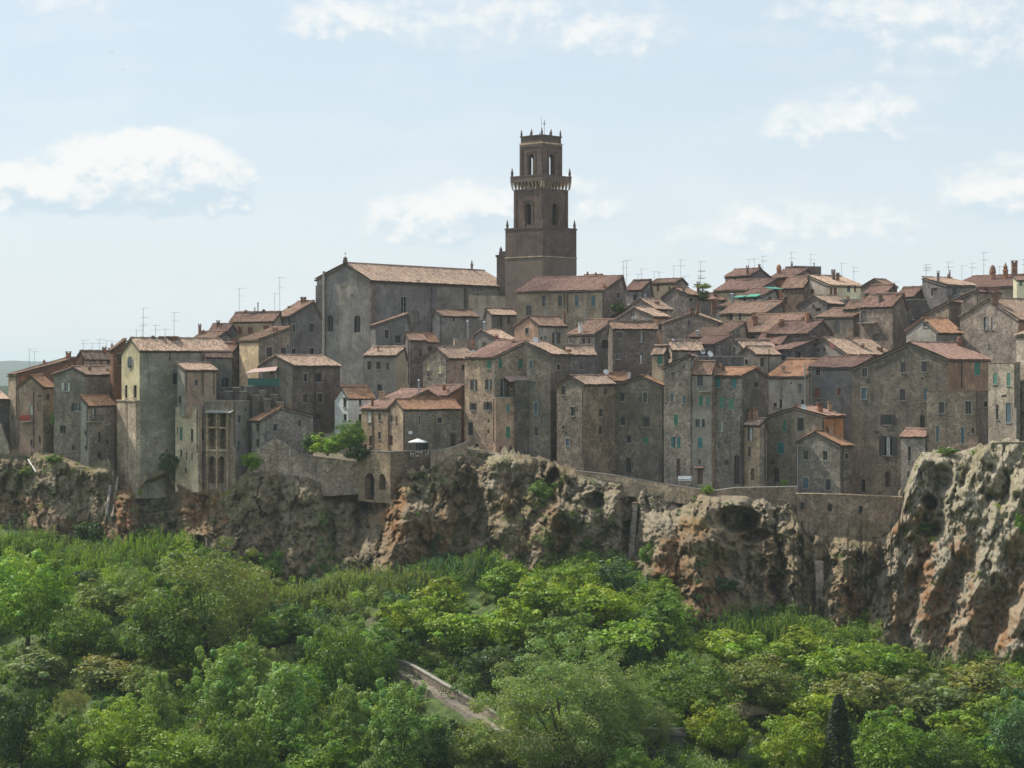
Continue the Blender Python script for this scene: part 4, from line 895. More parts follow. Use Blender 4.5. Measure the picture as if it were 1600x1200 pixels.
H('wide patched brown roof with a dark arch under its eave', 351, 50, 1142, 1226, 1280, 518, None, ('GR', 1264, 491), 'plaster_grey', 'stone_dark', 'tile_brown', 'L 1176 529 13 9 ah; L 1157 526 4 7 d', '1179 494 8 b .6; 1178 488 5 b .3', '', '', '1190 519')
H('reddish roof with a double chimney beside the wide patched roof', 345.5, 58, 1197, 1262, 1279, 521, None, ('GR', 1285, 502), 'stone_dark', 'stone_dark', 'tile_red', 'L 1246 525 4 8 d', '1222 499 6 b .3; 1218 506 5 b .5; 1261 490 5 b .1', '', '', '', dr=8)
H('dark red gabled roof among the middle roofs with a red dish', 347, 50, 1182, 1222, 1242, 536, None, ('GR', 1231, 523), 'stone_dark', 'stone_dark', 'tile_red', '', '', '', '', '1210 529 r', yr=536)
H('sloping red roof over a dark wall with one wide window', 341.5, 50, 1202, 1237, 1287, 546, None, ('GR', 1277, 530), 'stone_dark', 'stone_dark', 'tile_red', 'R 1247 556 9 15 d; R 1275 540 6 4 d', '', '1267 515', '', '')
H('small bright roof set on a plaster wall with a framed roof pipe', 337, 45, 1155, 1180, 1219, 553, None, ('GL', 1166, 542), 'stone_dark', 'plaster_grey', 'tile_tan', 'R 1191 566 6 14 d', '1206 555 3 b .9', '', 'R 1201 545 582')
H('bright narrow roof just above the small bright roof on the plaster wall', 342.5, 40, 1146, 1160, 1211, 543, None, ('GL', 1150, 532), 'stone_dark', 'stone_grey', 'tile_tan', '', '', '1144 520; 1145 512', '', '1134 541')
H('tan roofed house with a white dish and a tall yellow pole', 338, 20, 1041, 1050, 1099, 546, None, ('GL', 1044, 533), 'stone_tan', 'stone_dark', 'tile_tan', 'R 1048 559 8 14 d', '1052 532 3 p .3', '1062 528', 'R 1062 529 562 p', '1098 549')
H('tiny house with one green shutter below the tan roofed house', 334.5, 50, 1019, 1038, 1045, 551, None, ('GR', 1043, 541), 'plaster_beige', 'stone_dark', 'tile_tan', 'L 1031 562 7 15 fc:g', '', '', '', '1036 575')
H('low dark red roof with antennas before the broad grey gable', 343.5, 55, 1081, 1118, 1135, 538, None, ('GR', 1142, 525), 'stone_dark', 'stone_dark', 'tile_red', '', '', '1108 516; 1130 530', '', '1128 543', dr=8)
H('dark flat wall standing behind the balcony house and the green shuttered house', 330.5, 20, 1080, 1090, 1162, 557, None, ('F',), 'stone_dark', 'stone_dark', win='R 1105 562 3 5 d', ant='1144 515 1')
# --- around the bell tower
H('long house under the bell tower with five tall windows and a pink roof', 378, 65, 807, 944, 979, 453, None, ('GR', 973, 432), 'plaster_umber', 'stone_dark', 'tile_red', 'L 826 487 8 20 d; L 850 470 6 17 d; L 875 470 6 17 d; L 901 470 6 17 c:u; L 927 470 6 17 c:u', '944 443 5 d .9', '980 408; 994 418', 'L 882 456 478; L 940 455 495 p; L 943 457 495; L 887 456 490')
H('house with a pinkish end wall and one open shuttered window', 360, 45, 804, 841, 886, 508, None, ('GL', 826, 495), 'plaster_pink', 'plaster_grey', 'tile_brown', 'R 869 528 6 17 uo:b; R 846 529 3 6 d; R 852 529 4 7 b', '882 486 4 b .2', '851 485 1; 853 470', '', '', yl=509)
H('brown roof with a skylight above a dark passage window', 352.5, 50, 888, 929, 970, 522, None, ('GR', 962, 500), 'stone_brown', 'stone_dark', 'tile_brown', 'L 912 537 4 18 d; L 920 537 3 18 d; R 947 538 12 14 h', '907 504 5 b .9 plaster_white', '913 486 2; 914 470 1', '', '893 550 w')
H('tall dark house with pale framed windows above the two gabled grey houses', 348.5, 20, 950, 957, 1026, 513, None, ('GL', 951, 503), 'stone_dark', 'stone_dark', 'tile_brown', 'R 968 524 6 10 kd; R 1003 527 6 16 ku; R 966 557 7 9 wd; R 1002 561 7 14 wu; R 947 570 4 12 d; R 948 538 11 14 d', '988 497 2 p', '1011 497 1')
H('gabled roof with two chimneys below the skyline, right of the long pink roofed house', 373, 50, 955, 1022, 1050, 482, None, ('GL', 1000, 467), 'stone_grey', 'plaster_pink', 'tile_tan', '', '1008 462 2 p; 1027 472 6 b .5; 972 477 3 p 1.2', '979 406 1', '', '', yl=496)
H('nearer gable with a bright roof, just before the two chimney gable', 366, 50, 962, 1019, 1046, 494, None, ('GL', 990, 481), 'stone_grey', 'plaster_pink', 'tile_tan', '', '1018 495 3 b .8', '985 498', '', '', yl=499)
H('beige skyline house with two shutters and a gabled brown end', 396, 50, 1016, 1056, 1074, 442, None, ('GR', 1066, 436), 'plaster_beige', 'stone_dark', 'tile_brown', 'L 1028 449 4 10 c:r; L 1046 450 3 6 d', '', '1022 424; 1030 425; 1053 415; 1065 406 1; 1070 431', yr=444)
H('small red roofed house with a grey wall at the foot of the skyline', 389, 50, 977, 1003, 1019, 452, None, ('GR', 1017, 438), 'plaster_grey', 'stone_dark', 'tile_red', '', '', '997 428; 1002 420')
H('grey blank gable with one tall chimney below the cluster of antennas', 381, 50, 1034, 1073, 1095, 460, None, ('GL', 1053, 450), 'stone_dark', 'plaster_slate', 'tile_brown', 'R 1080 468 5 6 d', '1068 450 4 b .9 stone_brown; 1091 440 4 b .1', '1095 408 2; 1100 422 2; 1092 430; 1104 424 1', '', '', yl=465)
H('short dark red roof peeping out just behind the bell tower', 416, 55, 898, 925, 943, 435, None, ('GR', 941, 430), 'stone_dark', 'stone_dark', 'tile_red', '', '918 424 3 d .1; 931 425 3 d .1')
H('low tiled shed roof at the foot of the bell tower, over a dark wall', 396, 35, 757, 768, 808, 491, None, ('GL', 759, 482), 'plaster_slate', 'plaster_slate', 'tile_tan', 'R 783 503 4 18 d; R 795 500 4 12 d', '', '', 'R 778 493 520')
H('house with a dark red side wall and a bright roof below the church', 365, 45, 742, 776, 804, 529, None, ('GL', 752, 516), 'plaster_grey', 'plaster_red', 'tile_tan', 'R 788 537 4 7 d; R 782 536 3 5 d; L 757 540 6 10 b', '757 504 4 p .1; 776 524 4 b .95 plaster_red', '', '', '', yl=523)
H('tan wall with two pipe chimneys in front of the church side', 368, 30, 708, 714, 742, 530, None, ('F',), 'stone_tan', 'stone_tan', win='', ch='722 505 5 b .5 stone_tan; 731 503 3 p .5', ant='')
H('whitish church annex with a low dark roof', 404, 40, 676, 690, 748, 493, None, ('GL', 679, 484), 'plaster_slate', 'plaster_grey', 'tile_brown', 'R 709 499 4 6 d; R 726 497 4 5 d')
H('mossy dark annex with a sloping roof against the church gable corner', 397, 30, 579, 587, 642, 508, None, ('GR', 638, 491), 'plaster_slate', 'plaster_slate', 'tile_brown', 'R 604 522 6 14 fd; R 622 530 8 12 d')
H('brown gabled house on the skyline, left of the yellow fronted house', 362, 40, 120, 131, 177, 559, None, ('GL', 126, 549), 'brick_brown', 'plaster_pink', 'tile_tan', 'R 147 565 6 8 b; R 158 565 6 8 b; R 170 565 6 9 c:b', '163 542 6 b .2; 175 537 3 b .2; 172 544 4 b .2', '130 531 1; 144 536; 155 530 1; 166 531; 185 533')
H('dark brick house behind the yellow front, its roof edge climbing to the ridge', 347.5, 20, 172, 177, 197, 546, None, ('GR', 196, 531), 'brick_brown', 'brick_brown', 'tile_brown', 'R 187 562 6 18 kd')
H('grey gable wall at the skyline right of the pale yellow house', 393, 50, 1344, 1385, 1402, 447, None, ('GL', 1366, 437), 'plaster_grey', 'stone_dark', 'tile_brown', 'L 1364 444 5 5 a', '', '1398 440')
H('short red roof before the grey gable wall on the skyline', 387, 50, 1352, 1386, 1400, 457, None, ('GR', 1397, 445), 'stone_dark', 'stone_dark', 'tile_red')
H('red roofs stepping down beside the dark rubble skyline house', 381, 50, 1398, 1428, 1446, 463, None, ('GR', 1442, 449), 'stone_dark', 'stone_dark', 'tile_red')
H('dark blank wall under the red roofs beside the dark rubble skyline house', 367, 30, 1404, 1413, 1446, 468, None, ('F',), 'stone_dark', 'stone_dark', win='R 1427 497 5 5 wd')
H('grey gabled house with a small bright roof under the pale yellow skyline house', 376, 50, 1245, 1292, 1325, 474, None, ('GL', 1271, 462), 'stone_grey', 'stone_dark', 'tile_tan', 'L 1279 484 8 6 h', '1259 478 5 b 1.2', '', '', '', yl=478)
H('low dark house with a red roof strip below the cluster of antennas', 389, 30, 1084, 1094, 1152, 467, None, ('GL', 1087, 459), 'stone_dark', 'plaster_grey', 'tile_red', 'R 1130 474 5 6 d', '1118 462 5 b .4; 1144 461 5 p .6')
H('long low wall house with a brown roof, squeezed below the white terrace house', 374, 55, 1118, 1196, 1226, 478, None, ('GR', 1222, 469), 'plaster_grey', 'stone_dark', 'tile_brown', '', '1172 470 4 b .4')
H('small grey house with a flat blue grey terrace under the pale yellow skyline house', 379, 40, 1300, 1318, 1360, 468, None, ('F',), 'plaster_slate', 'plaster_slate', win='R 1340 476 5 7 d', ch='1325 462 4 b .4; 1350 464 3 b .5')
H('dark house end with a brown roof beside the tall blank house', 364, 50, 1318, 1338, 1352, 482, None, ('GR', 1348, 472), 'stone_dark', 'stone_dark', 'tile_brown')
# ------------------------------------------------------------------ the great church
def church():
    Y = 405; a = R(51); Cc = at(578, 437, Y); dR = Vector((math.cos(a), math.sin(a), 0)); dL = Vector((-math.sin(a), math.cos(a), 0))
    sol = lambda d, px: ((px-CX)/F*Cc.y-Cc.x)/(d.x-(px-CX)/F*d.y)
    LR, LL = sol(dR, 793), sol(dL, 495); zb = -9.0
    root = thing('church', (Cc.x, Cc.y, zb), 'huge grey church with a plain gable and a long tiled roof', 'church')
    fR = Face(Cc, dR, (math.sin(a), -math.cos(a), 0), LR); fL = Face(Cc, dL, (-math.cos(a), -math.sin(a), 0), LL)
    pk = fL.uz(540, 412); zC = Cc.z; zE = fL.uz(495, 435)[1]
    b1 = (pk[1]-zC)/pk[0]; b2 = (zE-pk[1])/(LL-pk[0]); pl = [(zC, b1), (pk[1]-b2*pk[0], b2)]
    wins = [('L', 516, 505, 9, 26, 'ah'), ('L', 558, 506, 10, 27, 'ah'), ('R', 631, 477, 9, 27, 'fw'), ('R', 749, 450, 8, 10, 'd'), ('R', 650, 497, 9, 20, 'ab'), ('R', 654, 440, 4, 4, 'h'), ('R', 745, 462, 9, 5, 'b')]
    holes = {'L': [], 'R': []}; todo = []
    for fc, px, py, w, h, st in wins:
        f = fR if fc == 'R' else fL; ua, ub = sorted((f.uz(px-w/2, py)[0], f.uz(px+w/2, py)[0])); Yp = f.O.y+(ua+ub)/2*f.d.y
        q = (ua, ub, (HY-py-h/2)/F*Yp, (HY-py+h/2)/F*Yp); holes[fc].append(q); todo.append((f,)+q+(st,))
    wm = MATS['plaster_slate']
    mb = MB(); wall_face(mb, fL, zb, pk[1], holes['L'], pl, .5); wall_face(mb, fR, zb, zC, holes['R'], [], .5)
    oL = Face(Cc+dR*LR, dL, -fL.n, LL); oR = Face(Cc+dL*LL, dR, -fR.n, LR); wall_face(mb, oL, zb, pk[1], [], pl); wall_face(mb, oR, zb, zE, [], [])
    mb.build('wall', wm, root)
    for t in todo: window(root, *t, wm)
    rb = MB()
    def pt(u, z, w): p = Cc+dL*u+dR*w; return Vector((p.x, p.y, z+.2))
    o = .6; roof_patch(rb, pt(-o, zC-b1*o, -.3), pt(-o, zC-b1*o, LR+.3), pt(pk[0], pk[1], LR+.3), pt(pk[0], pk[1], -.3), .25)
    roof_patch(rb, pt(LL+o, zE+b2*o, LR+.3), pt(LL+o, zE+b2*o, -.3), pt(pk[0], pk[1], -.3), pt(pk[0], pk[1], LR+.3), .25)
    n0 = len(rb.v); rb.tube([pt(pk[0], pk[1]+.05, -.3+(LR+.6)*k/60) for k in range(61)], .16, 6)
    for i in range(n0, len(rb.v)): rb.uv[i] = (i*.37, i*.21)
    rf = rb.build('roof', [MATS['tile_tan'], MATS['pipe_brown']], root)
    # blind round arch, yellow stain panels, buttress piers, cross, small finial, light wall patches
    mb = MB(); u0, u1 = sorted((fL.uz(529, 478)[0], fL.uz(549, 478)[0])); uc = (u0+u1)/2; r = (u1-u0)/2; zs = fL.uz(539, 461)[1]; zl = fL.uz(539, 476)[1]
    pts = [(u0, zl), (u1, zl)]+[(uc+r*math.cos(k*math.pi/12), zs+r*math.sin(k*math.pi/12)) for k in range(13)]
    mb.poly([fL.P(u, z, .02) for u, z in pts]); mb.build('blind_arch', wall_mat('arch_patch', (.30, .28, .24), (.23, .215, .19), .2), root)
    mb = MB()
    for k in range(12):
        t0, t1 = k*math.pi/12, (k+1)*math.pi/12
        g = lambda rr, t, o: fL.P(uc+rr*math.cos(t), zs+rr*math.sin(t), o)
        mb.quad(g(r, t0, .05), g(r, t1, .05), g(r+.5, t1, .05), g(r+.5, t0, .05)); mb.quad(g(r, t0, .0), g(r, t1, .0), g(r, t1, .05), g(r, t0, .05)); mb.quad(g(r+.5, t0, 0), g(r+.5, t1, 0), g(r+.5, t1, .05), g(r+.5, t0, .05))
    mb.build('arch_moulding', MATS['stone_brown'], root)
    for f, px, y0, y1, w in ((fR, 676, 441, 520, .5), (fR, 727, 444, 490, .35), (fL, 497, 440, 560, .9), (fR, 580, 440, 560, .7)):
        u = f.uz(px, y0)[0]; u = min(max(u, w), f.L-w); Yp = f.O.y+u*f.d.y; mb = MB(); fbox(mb, f, u-w, u+w, zb, (HY-y0-6)/F*Yp, -.1, .35); mb.build('pier', MATS['stone_dark'], root)
    mb = MB(); ua, ub = fR.uz(682, 450)[0], fR.uz(726, 450)[0]; fbox(mb, fR, ua, ub, fR.uz(704, 484)[1], fR.uz(704, 447)[1], -.05, .06); mb.build('plaster_panel', MATS['plaster_grey'], root)
    mb = MB(); ua, ub = fR.uz(732, 450)[0], fR.uz(790, 450)[0]; mb.m = 0; fbox(mb, fR, ua, ub, fR.uz(760, 500)[1], fR.uz(760, 462)[1], -.05, .05); mb.build('plaster_panel', MATS['plaster_grey'], root)
    mb = MB(); mb.lathe(pt(pk[0], pk[1], -.1), [(.5, -.1), (.5, .5), (.35, .6), (.45, .9), (.1, 1.2)], 8); mb.build('finial', MATS['stone_dark'], root)
    mb = MB(); p = pt(pk[0], pk[1]+1.1, -.1); mb.tube([p, p+Vector((0, 0, 1.1))], .035, 5); mb.tube([p+Vector((-.3, 0, .75)), p+Vector((.3, 0, .75))], .035, 5); mb.build('cross', MATS['iron'], root)
    mb = MB(); p = pt(pk[0], pk[1]-.1, LR-4); mb.cbox(p, .5, .5, 1.0); mb.lathe(p+Vector((0, 0, 1)), [(.4, 0), (.3, .3), (.15, .5), (.2, .7), (.02, 1.2)], 8); mb.build('finial', MATS['stone_brown'], root)
    # the pale flue pipe that climbs the gable end
    u = fL.uz(508, 500)[0]; mb = MB(); mb.tube([fL.P(u, zb+1, .35), fL.P(u, fL.uz(508, 424)[1], .35)], .3, 10)
    for y in (455, 480, 505, 535): mb.tube([fL.P(u, fL.uz(508, y)[1]-.12, .35), fL.P(u, fL.uz(508, y)[1]+.12, .35)], .36, 10)
    mb.build('flue_pipe', MATS['sill_stone'], root)
church()

# ------------------------------------------------------------------ the bell tower
def tower():
    Y = 402; a = R(47); P0 = at(848, 440, Y)
    dR = Vector((math.cos(a), math.sin(a), 0)); dL = Vector((-math.sin(a), math.cos(a), 0)); nR = Vector((math.sin(a), -math.cos(a), 0)); nL = Vector((-math.cos(a), -math.sin(a), 0))
    zz = lambda py: (HY-py)/F*Y
    root = thing('bell_tower', (P0.x, P0.y, 6), 'tall dark brick bell tower with little spires and a cross on top', 'bell tower')
    half0 = 5.05                                   # half side of the base
    ctr = P0+(dR+dL)*half0; ctr.z = 0
    Z = Vector((0, 0, 1))
    def sq(mb, h, z0, z1, h1=None):
        h1 = h1 or h; c = lambda hh, z: [ctr+dR*x*hh+dL*y*hh+Z*z for x, y in ((-1, -1), (1, -1), (1, 1), (-1, 1))]
        b, t = c(h, z0), c(h1, z1); mb.add(b+t, ((0,3,2,1),(4,5,6,7),(0,1,5,4),(1,2,6,5),(2,3,7,6),(3,0,4,7)))
    mb = MB(); sq(mb, half0, 3, zz(401)); mb.build('base', MATS['tower_plaster'], root)
    mb = MB(); sq(mb, half0+.12, zz(401), zz(399.5)); mb.build('string_course', MATS['stone_tan'], root)
    mb = MB(); sq(mb, half0-.02, zz(399.5), zz(356)); sq(mb, half0+.1, zz(356), zz(353.5)); mb.build('lower_stage', MATS['brick_tower'], root)
    def storey(h, z0, z1, wz0, wz1, ww, name, through):
        mb = MB(); op = []
        for d, n, e in ((dR, nR, dL), (dL, nL, dR), (dR, -nR, dL), (dL, -nL, dR)):
            O = ctr+n*h-d*h; f = Face(O, d, n, 2*h); u0, u1 = h-ww/2, h+ww/2
            hs = [(u0, u1, wz0, wz1)]; wall_face(mb, f, z0, z1, hs, [], 1.0); op.append((f, u0, u1))
            # pilasters and a shallow recessed frame
            fbox(mb, f, 0, .55, z0, z1, -.3, .14); fbox(mb, f, 2*h-.55, 2*h, z0, z1, -.3, .14); fbox(mb, f, .55, 2*h-.55, z1-.5, z1, -.3, .12)
            fbox(mb, f, u0-.55, u0-.3, wz0, wz1+.5, -.05, .1); fbox(mb, f, u1+.3, u1+.55, wz0, wz1+.5, -.05, .1); fbox(mb, f, u0-.55, u1+.55, wz1+.5, wz1+.72, -.05, .13)
            r = (u1-u0)/2; cu = h; zs = wz1-r
            for s in (-1, 1):
                pts = [(cu+s*r*math.cos(k*math.pi/16), zs+r*math.sin(k*math.pi/16)) for k in range(9)]
                for k in range(8):
                    p, q = pts[k], pts[k+1]
                    mb.quad(f.P(p[0], p[1], -.03), f.P(q[0], q[1], -.03), f.P(q[0], wz1+.02, -.03), f.P(p[0], wz1+.02, -.03)); mb.quad(f.P(p[0], p[1], -.03), f.P(q[0], q[1], -.03), f.P(q[0], q[1], -.95), f.P(p[0], p[1], -.95))
        mb.build(name, MATS['brick_tower'], root)
        return op
    h1 = 3.78; storey(h1, zz(356), zz(292), zz(349), zz(315), 1.55, 'middle_stage', False)
    mb = MB(); sq(mb, h1-1.1, zz(356), zz(292)); mb.build('core', MATS['hole_dark'], root)
    h2 = 2.95; storey(h2, zz(272), zz(221), zz(270), zz(237), 1.5, 'belfry', True)
    mb = MB(); sq(mb, h2+.12, zz(221), zz(218.5)); mb.build('string_course', MATS['stone_tan'], root)
    mb = MB(); sq(mb, h2-.1, zz(218.5), zz(209)); sq(mb, h2+.05, zz(209), zz(207)); mb.build('parapet', MATS['brick_tower'], root)
    mb = MB(); sq(mb, h2-.4, zz(273), zz(271)); mb.build('floor_slab', MATS['brick_tower'], root)
    # machicolated gallery on stone corbels
    hg = 4.32; mb = MB(); sq(mb, hg, zz(281), zz(271)); sq(mb, hg+.08, zz(272.5), zz(271)); mb.build('gallery', MATS['brick_tower'], root)
    for d, n in ((dR, nR), (dL, nL), (dR, -nR), (dL, -nL)):
        for k in range(10):
            u = -hg+.15+(2*hg-.3)*k/9; p = ctr+d*u
            mb = MB(); a0 = p+n*(h1-.05)-d*.13; w = d*.26
            pts = [a0+Z*zz(293), a0+n*.25+Z*zz(290), a0+n*(hg-h1+.02)+Z*zz(283), a0+n*(hg-h1+.02)+Z*zz(281), a0+Z*zz(281)]
            mb.add(pts+[q+w for q in pts], ((0,1,2,3,4),(9,8,7,6,5),(0,5,6,1),(1,6,7,2),(2,7,8,3),(3,8,9,4),(4,9,5,0))); mb.build('corbel', MATS['stone_tan'], root)
    def spirelet(x, y, z, s):
        mb = MB(); c = ctr+dR*x+dL*y+Z*z
        mb.lathe(c, [(.30*s, 0), (.30*s, .7*s), (.38*s, .75*s), (.38*s, .9*s), (.26*s, 1.0*s), (.2*s, 1.5*s), (.12*s, 1.7*s), (.16*s, 1.85*s), (.02, 2.1*s)], 8); mb.build('spirelet', MATS['brick_tower'], root)
    for z, h, s, n in ((zz(353.5), half0-.3, .82, 3), (zz(271), hg-.25, .8, 2), (zz(207), h2-.2, .62, 3)):
        seen = set()
        for i in range(n):
            for j in range(n):
                if i in (0, n-1) or j in (0, n-1):
                    spirelet(-h+2*h*i/(n-1), -h+2*h*j/(n-1), z, s)
    if True:
        for x, y in ((0, -hg+.25), (-hg+.25, 0)): spirelet(x, y, zz(271), .7)
    # bells hang in the belfry
    mb = MB(); mb.lathe(ctr+Z*(zz(252)), [(.52, 0), (.5, .1), (.36, .5), (.3, .85), (.12, 1.0)], 14); mb.tube([ctr+dR*-2.2+Z*(zz(252)+1.05), ctr+dR*2.2+Z*(zz(252)+1.05)], .09, 6); mb.build('bell', MATS['iron'], root)
    mb = MB(); sq(mb, 1.9, zz(209), zz(207)+.3, .1); mb.build('roof', MATS['tile_brown'], root)
    mb = MB(); p = ctr+dR*.9-dL*.1+Z*(zz(208)); mb.tube([p, p+Z*3.6], .05, 5); mb.tube([p-dR*.55+Z*2.8, p+dR*.55+Z*2.8], .06, 5); mb.tube([p+Z*2.2, p+Z*3.4], .09, 6); mb.build('cross', MATS['metal_grey'], root)
    mb = MB(); p = ctr-dR*.2-dL*.3+Z*(zz(208)); mb.tube([p, p+Z*4.0], .035, 4); mb.build('lightning_rod', MATS['metal_grey'], root)
tower()
def bell_gable():
    Y = 436; c = at(782, 430, Y); root = thing('facade_top', (c.x, c.y, c.z-4), 'small curved facade top with an urn finial rising behind the church roof', 'church facade')
    mb = MB(); w = 14/F*Y; z0, z1 = c.z-4, (HY-401)/F*Y
    x0 = (776-CX)/F*Y; mb.box((x0, Y, z0), (2.6, 0, 0), (0, 2.2, 0), (0, 0, z1-z0)); mb.box((x0-.25, Y-.25, z1), (3.1, 0, 0), (0, 2.7, 0), (0, 0, .35)); mb.box((x0+.5, Y, z1+.35), (2.1, 0, 0), (0, 2, 0), (0, 0, .8)); mb.build('wall', MATS['brick_tower'], root)
    mb = MB(); mb.lathe((x0+.9, Y+1, z1+.35), [(.55, 0), (.4, .5), (.22, .9), (.38, 1.2), (.2, 1.5), (.1, 1.7), (.02, 2.0)], 10); mb.build('finial', MATS['brick_tower'], root)
bell_gable()
# ------------------------------------------------------------------ retaining walls, street and small things
def strip(name, label, pts, thick, mat, coping='sill_stone', cat='wall', extra=None):
    """wall along points (px, py top, py bottom, distance)"""
    P = [(at(a, b, Y), at(a, c, Y)) for a, b, c, Y in pts]
    root = thing(name, P[0][1], label, cat)
    n = [Vector((0, 1, 0))*thick]*len(P)
    mb = MB(); cp = MB()
    for i in range(len(P)-1):
        (t0, b0), (t1, b1) = P[i], P[i+1]; L = (t1-t0).length; k = max(1, int(L/1.2))
        for j in range(k):
            a, b = j/k, (j+1)/k; lo0, lo1, hi0, hi1 = b0.lerp(b1, a), b0.lerp(b1, b), t0.lerp(t1, a), t0.lerp(t1, b); w = n[0]
            w0 = .06*math.sin(lo0.x*1.7); w1 = .06*math.sin(lo1.x*1.7)
            o0, o1 = Vector((0, w0, 0)), Vector((0, w1, 0))
            mb.add([lo0+o0, lo1+o1, hi1+o1, hi0+o0, lo0+w, lo1+w, hi1+w, hi0+w], ((0,1,2,3),(7,6,5,4),(3,2,6,7),(0,4,5,1)))
            u = Vector((0, 0, .14)); f = Vector((0, -.10, 0)); g = w+Vector((0, .08, 0)); e = Vector((0, 0, .003))
            cp.add([hi0+f+e, hi1+f+e, hi1+f+u, hi0+f+u, hi0+g+e, hi1+g+e, hi1+g+u, hi0+g+u], ((0,1,2,3),(7,6,5,4),(3,2,6,7),(0,4,5,1),(0,3,7,4),(1,5,6,2)))
    if mb.f: mb.build('wall', MATS[mat], root)
    if coping: cp.build('coping', MATS[coping], root)
    return root
strip('retaining_wall', 'long street parapet of pale stone running downhill above the cliff to the white bench', [(898,736,762,320.6),(960,743,772,318),(1040,757,784,315.6),(1112,768,792,313.4)], .6, 'stone_tan')
strip('retaining_wall', 'level grey retaining wall between the white bench and the small orange roofed house', [(1112.5,768,800,313.3),(1150,763,800,312.6),(1246,761,815,309.6)], .6, 'stone_brown')
r = strip('retaining_wall', 'high masonry base wall with slit openings under the small orange roofed house', [(1245,772,846,308.9),(1312,773,850,308.4),(1385,776,850,308.2),(1411,778,846,308.4)], .8, 'stone_brown', 'stone_tan')
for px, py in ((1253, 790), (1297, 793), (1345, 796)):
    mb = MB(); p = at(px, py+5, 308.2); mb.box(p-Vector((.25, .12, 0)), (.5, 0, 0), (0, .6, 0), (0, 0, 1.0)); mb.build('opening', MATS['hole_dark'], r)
H('brown terrace wall standing on two tall arches at its corner, under the parasol house', 326.3, 38, 560, 610, 673, 706, 775, ('F',), 'stone_tan', 'stone_brown', win='L 577 760 15 42 azhs; L 597 753 11 25 azhs', cat='wall', name='terrace_wall')
strip('terrace_wall', 'brown terrace parapet that rises in a curve beside the parasol', [(672,706,752,329.6),(690,703,750,329.6),(712,698,745,329.2),(730,691,742,329)], .5, 'stone_brown')
strip('terrace_wall', 'low pale wall at the foot of the tall house with curtained windows', [(729,702,738,329.4),(755,705,735,329.0),(776,709,735,328.6)], .5, 'stone_grey')
strip('retaining_wall', 'old mottled wall with shrubs on top, left of the two tall arches', [(393,708,742,335.6),(430,684,740,336.4),(448,694,755,336),(470,710,775,335),(515,716,775,333.5),(562,722,772,332.6)], .7, 'stone_grey', None)
strip('retaining_wall', 'sloping buttress wall under the houses at the very left end of the town', [(-60,655,760,349),(0,662,748,348.6),(10,690,745,348.4),(19,722,745,348.2)], 1.0, 'stone_tan', None)
# stepped garden wall of the terrace beside the church gable house
def stepped():
    Y = 339.5; root = thing('garden_wall', at(400, 650, Y), 'dark stepped garden wall like battlements above the loggia house', 'wall'); x0 = 352
    mb = MB(); cp = MB(); prof = [(352, 612), (362, 606), (374, 612), (384, 604), (394, 618), (404, 611), (412, 624), (422, 617), (432, 629)]
    for i, (x, y) in enumerate(prof):
        a, b = at(x, y, Y), at(x+11, 652, Y); mb.box((a.x, Y+(i % 2)*.9, b.z), (b.x-a.x, 0, 0), (0, .8, 0), (0, 0, a.z-b.z)); cp.box((a.x-.08, Y-.08+(i % 2)*.9, a.z), (b.x-a.x+.12, 0, 0), (0, .96, 0), (0, 0, .12))
    mb.build('wall', MATS['stone_dark'], root); cp.build('coping', MATS['sill_stone'], root)
stepped()
def terrace_fit():
    root = thing('terrace_canopy', at(412, 602, 343), 'pink awning roof over a green mesh screen on the terrace beside the church', 'canopy')
    a, b = at(385, 582, 344), at(433, 576, 344); Y = 342
    mb = MB(); mb.add([Vector((a.x, Y, a.z-.2)), Vector((b.x, Y, b.z-.4)), Vector((b.x, Y+3, b.z+.3)), Vector((a.x+1, Y+3, a.z+.5))]+[Vector((a.x, Y, a.z-.1)), Vector((b.x, Y, b.z-.3)), Vector((b.x, Y+3, b.z+.4)), Vector((a.x+1, Y+3, a.z+.6))], ((0,3,2,1),(4,5,6,7),(0,1,5,4),(1,2,6,5),(2,3,7,6),(3,0,4,7))); mb.build('awning', MATS['awning_pink'], root)
    for px in (388, 408, 431): 
        mb = MB(); p = at(px, 603, Y); mb.tube([p, Vector((p.x, Y, a.z-.15))], .05, 5); mb.build('post', MATS['frame_white'], root)
    mb = MB(); c, d = at(387, 603, 341.6), at(437, 591, 341.6); mb.box((c.x, 341.6, c.z), (d.x-c.x, 0, 0), (0, .05, 0), (0, 0, d.z-c.z)); mb.build('screen', plain('screen_green', (.03, .11, .09)), root)
terrace_fit()
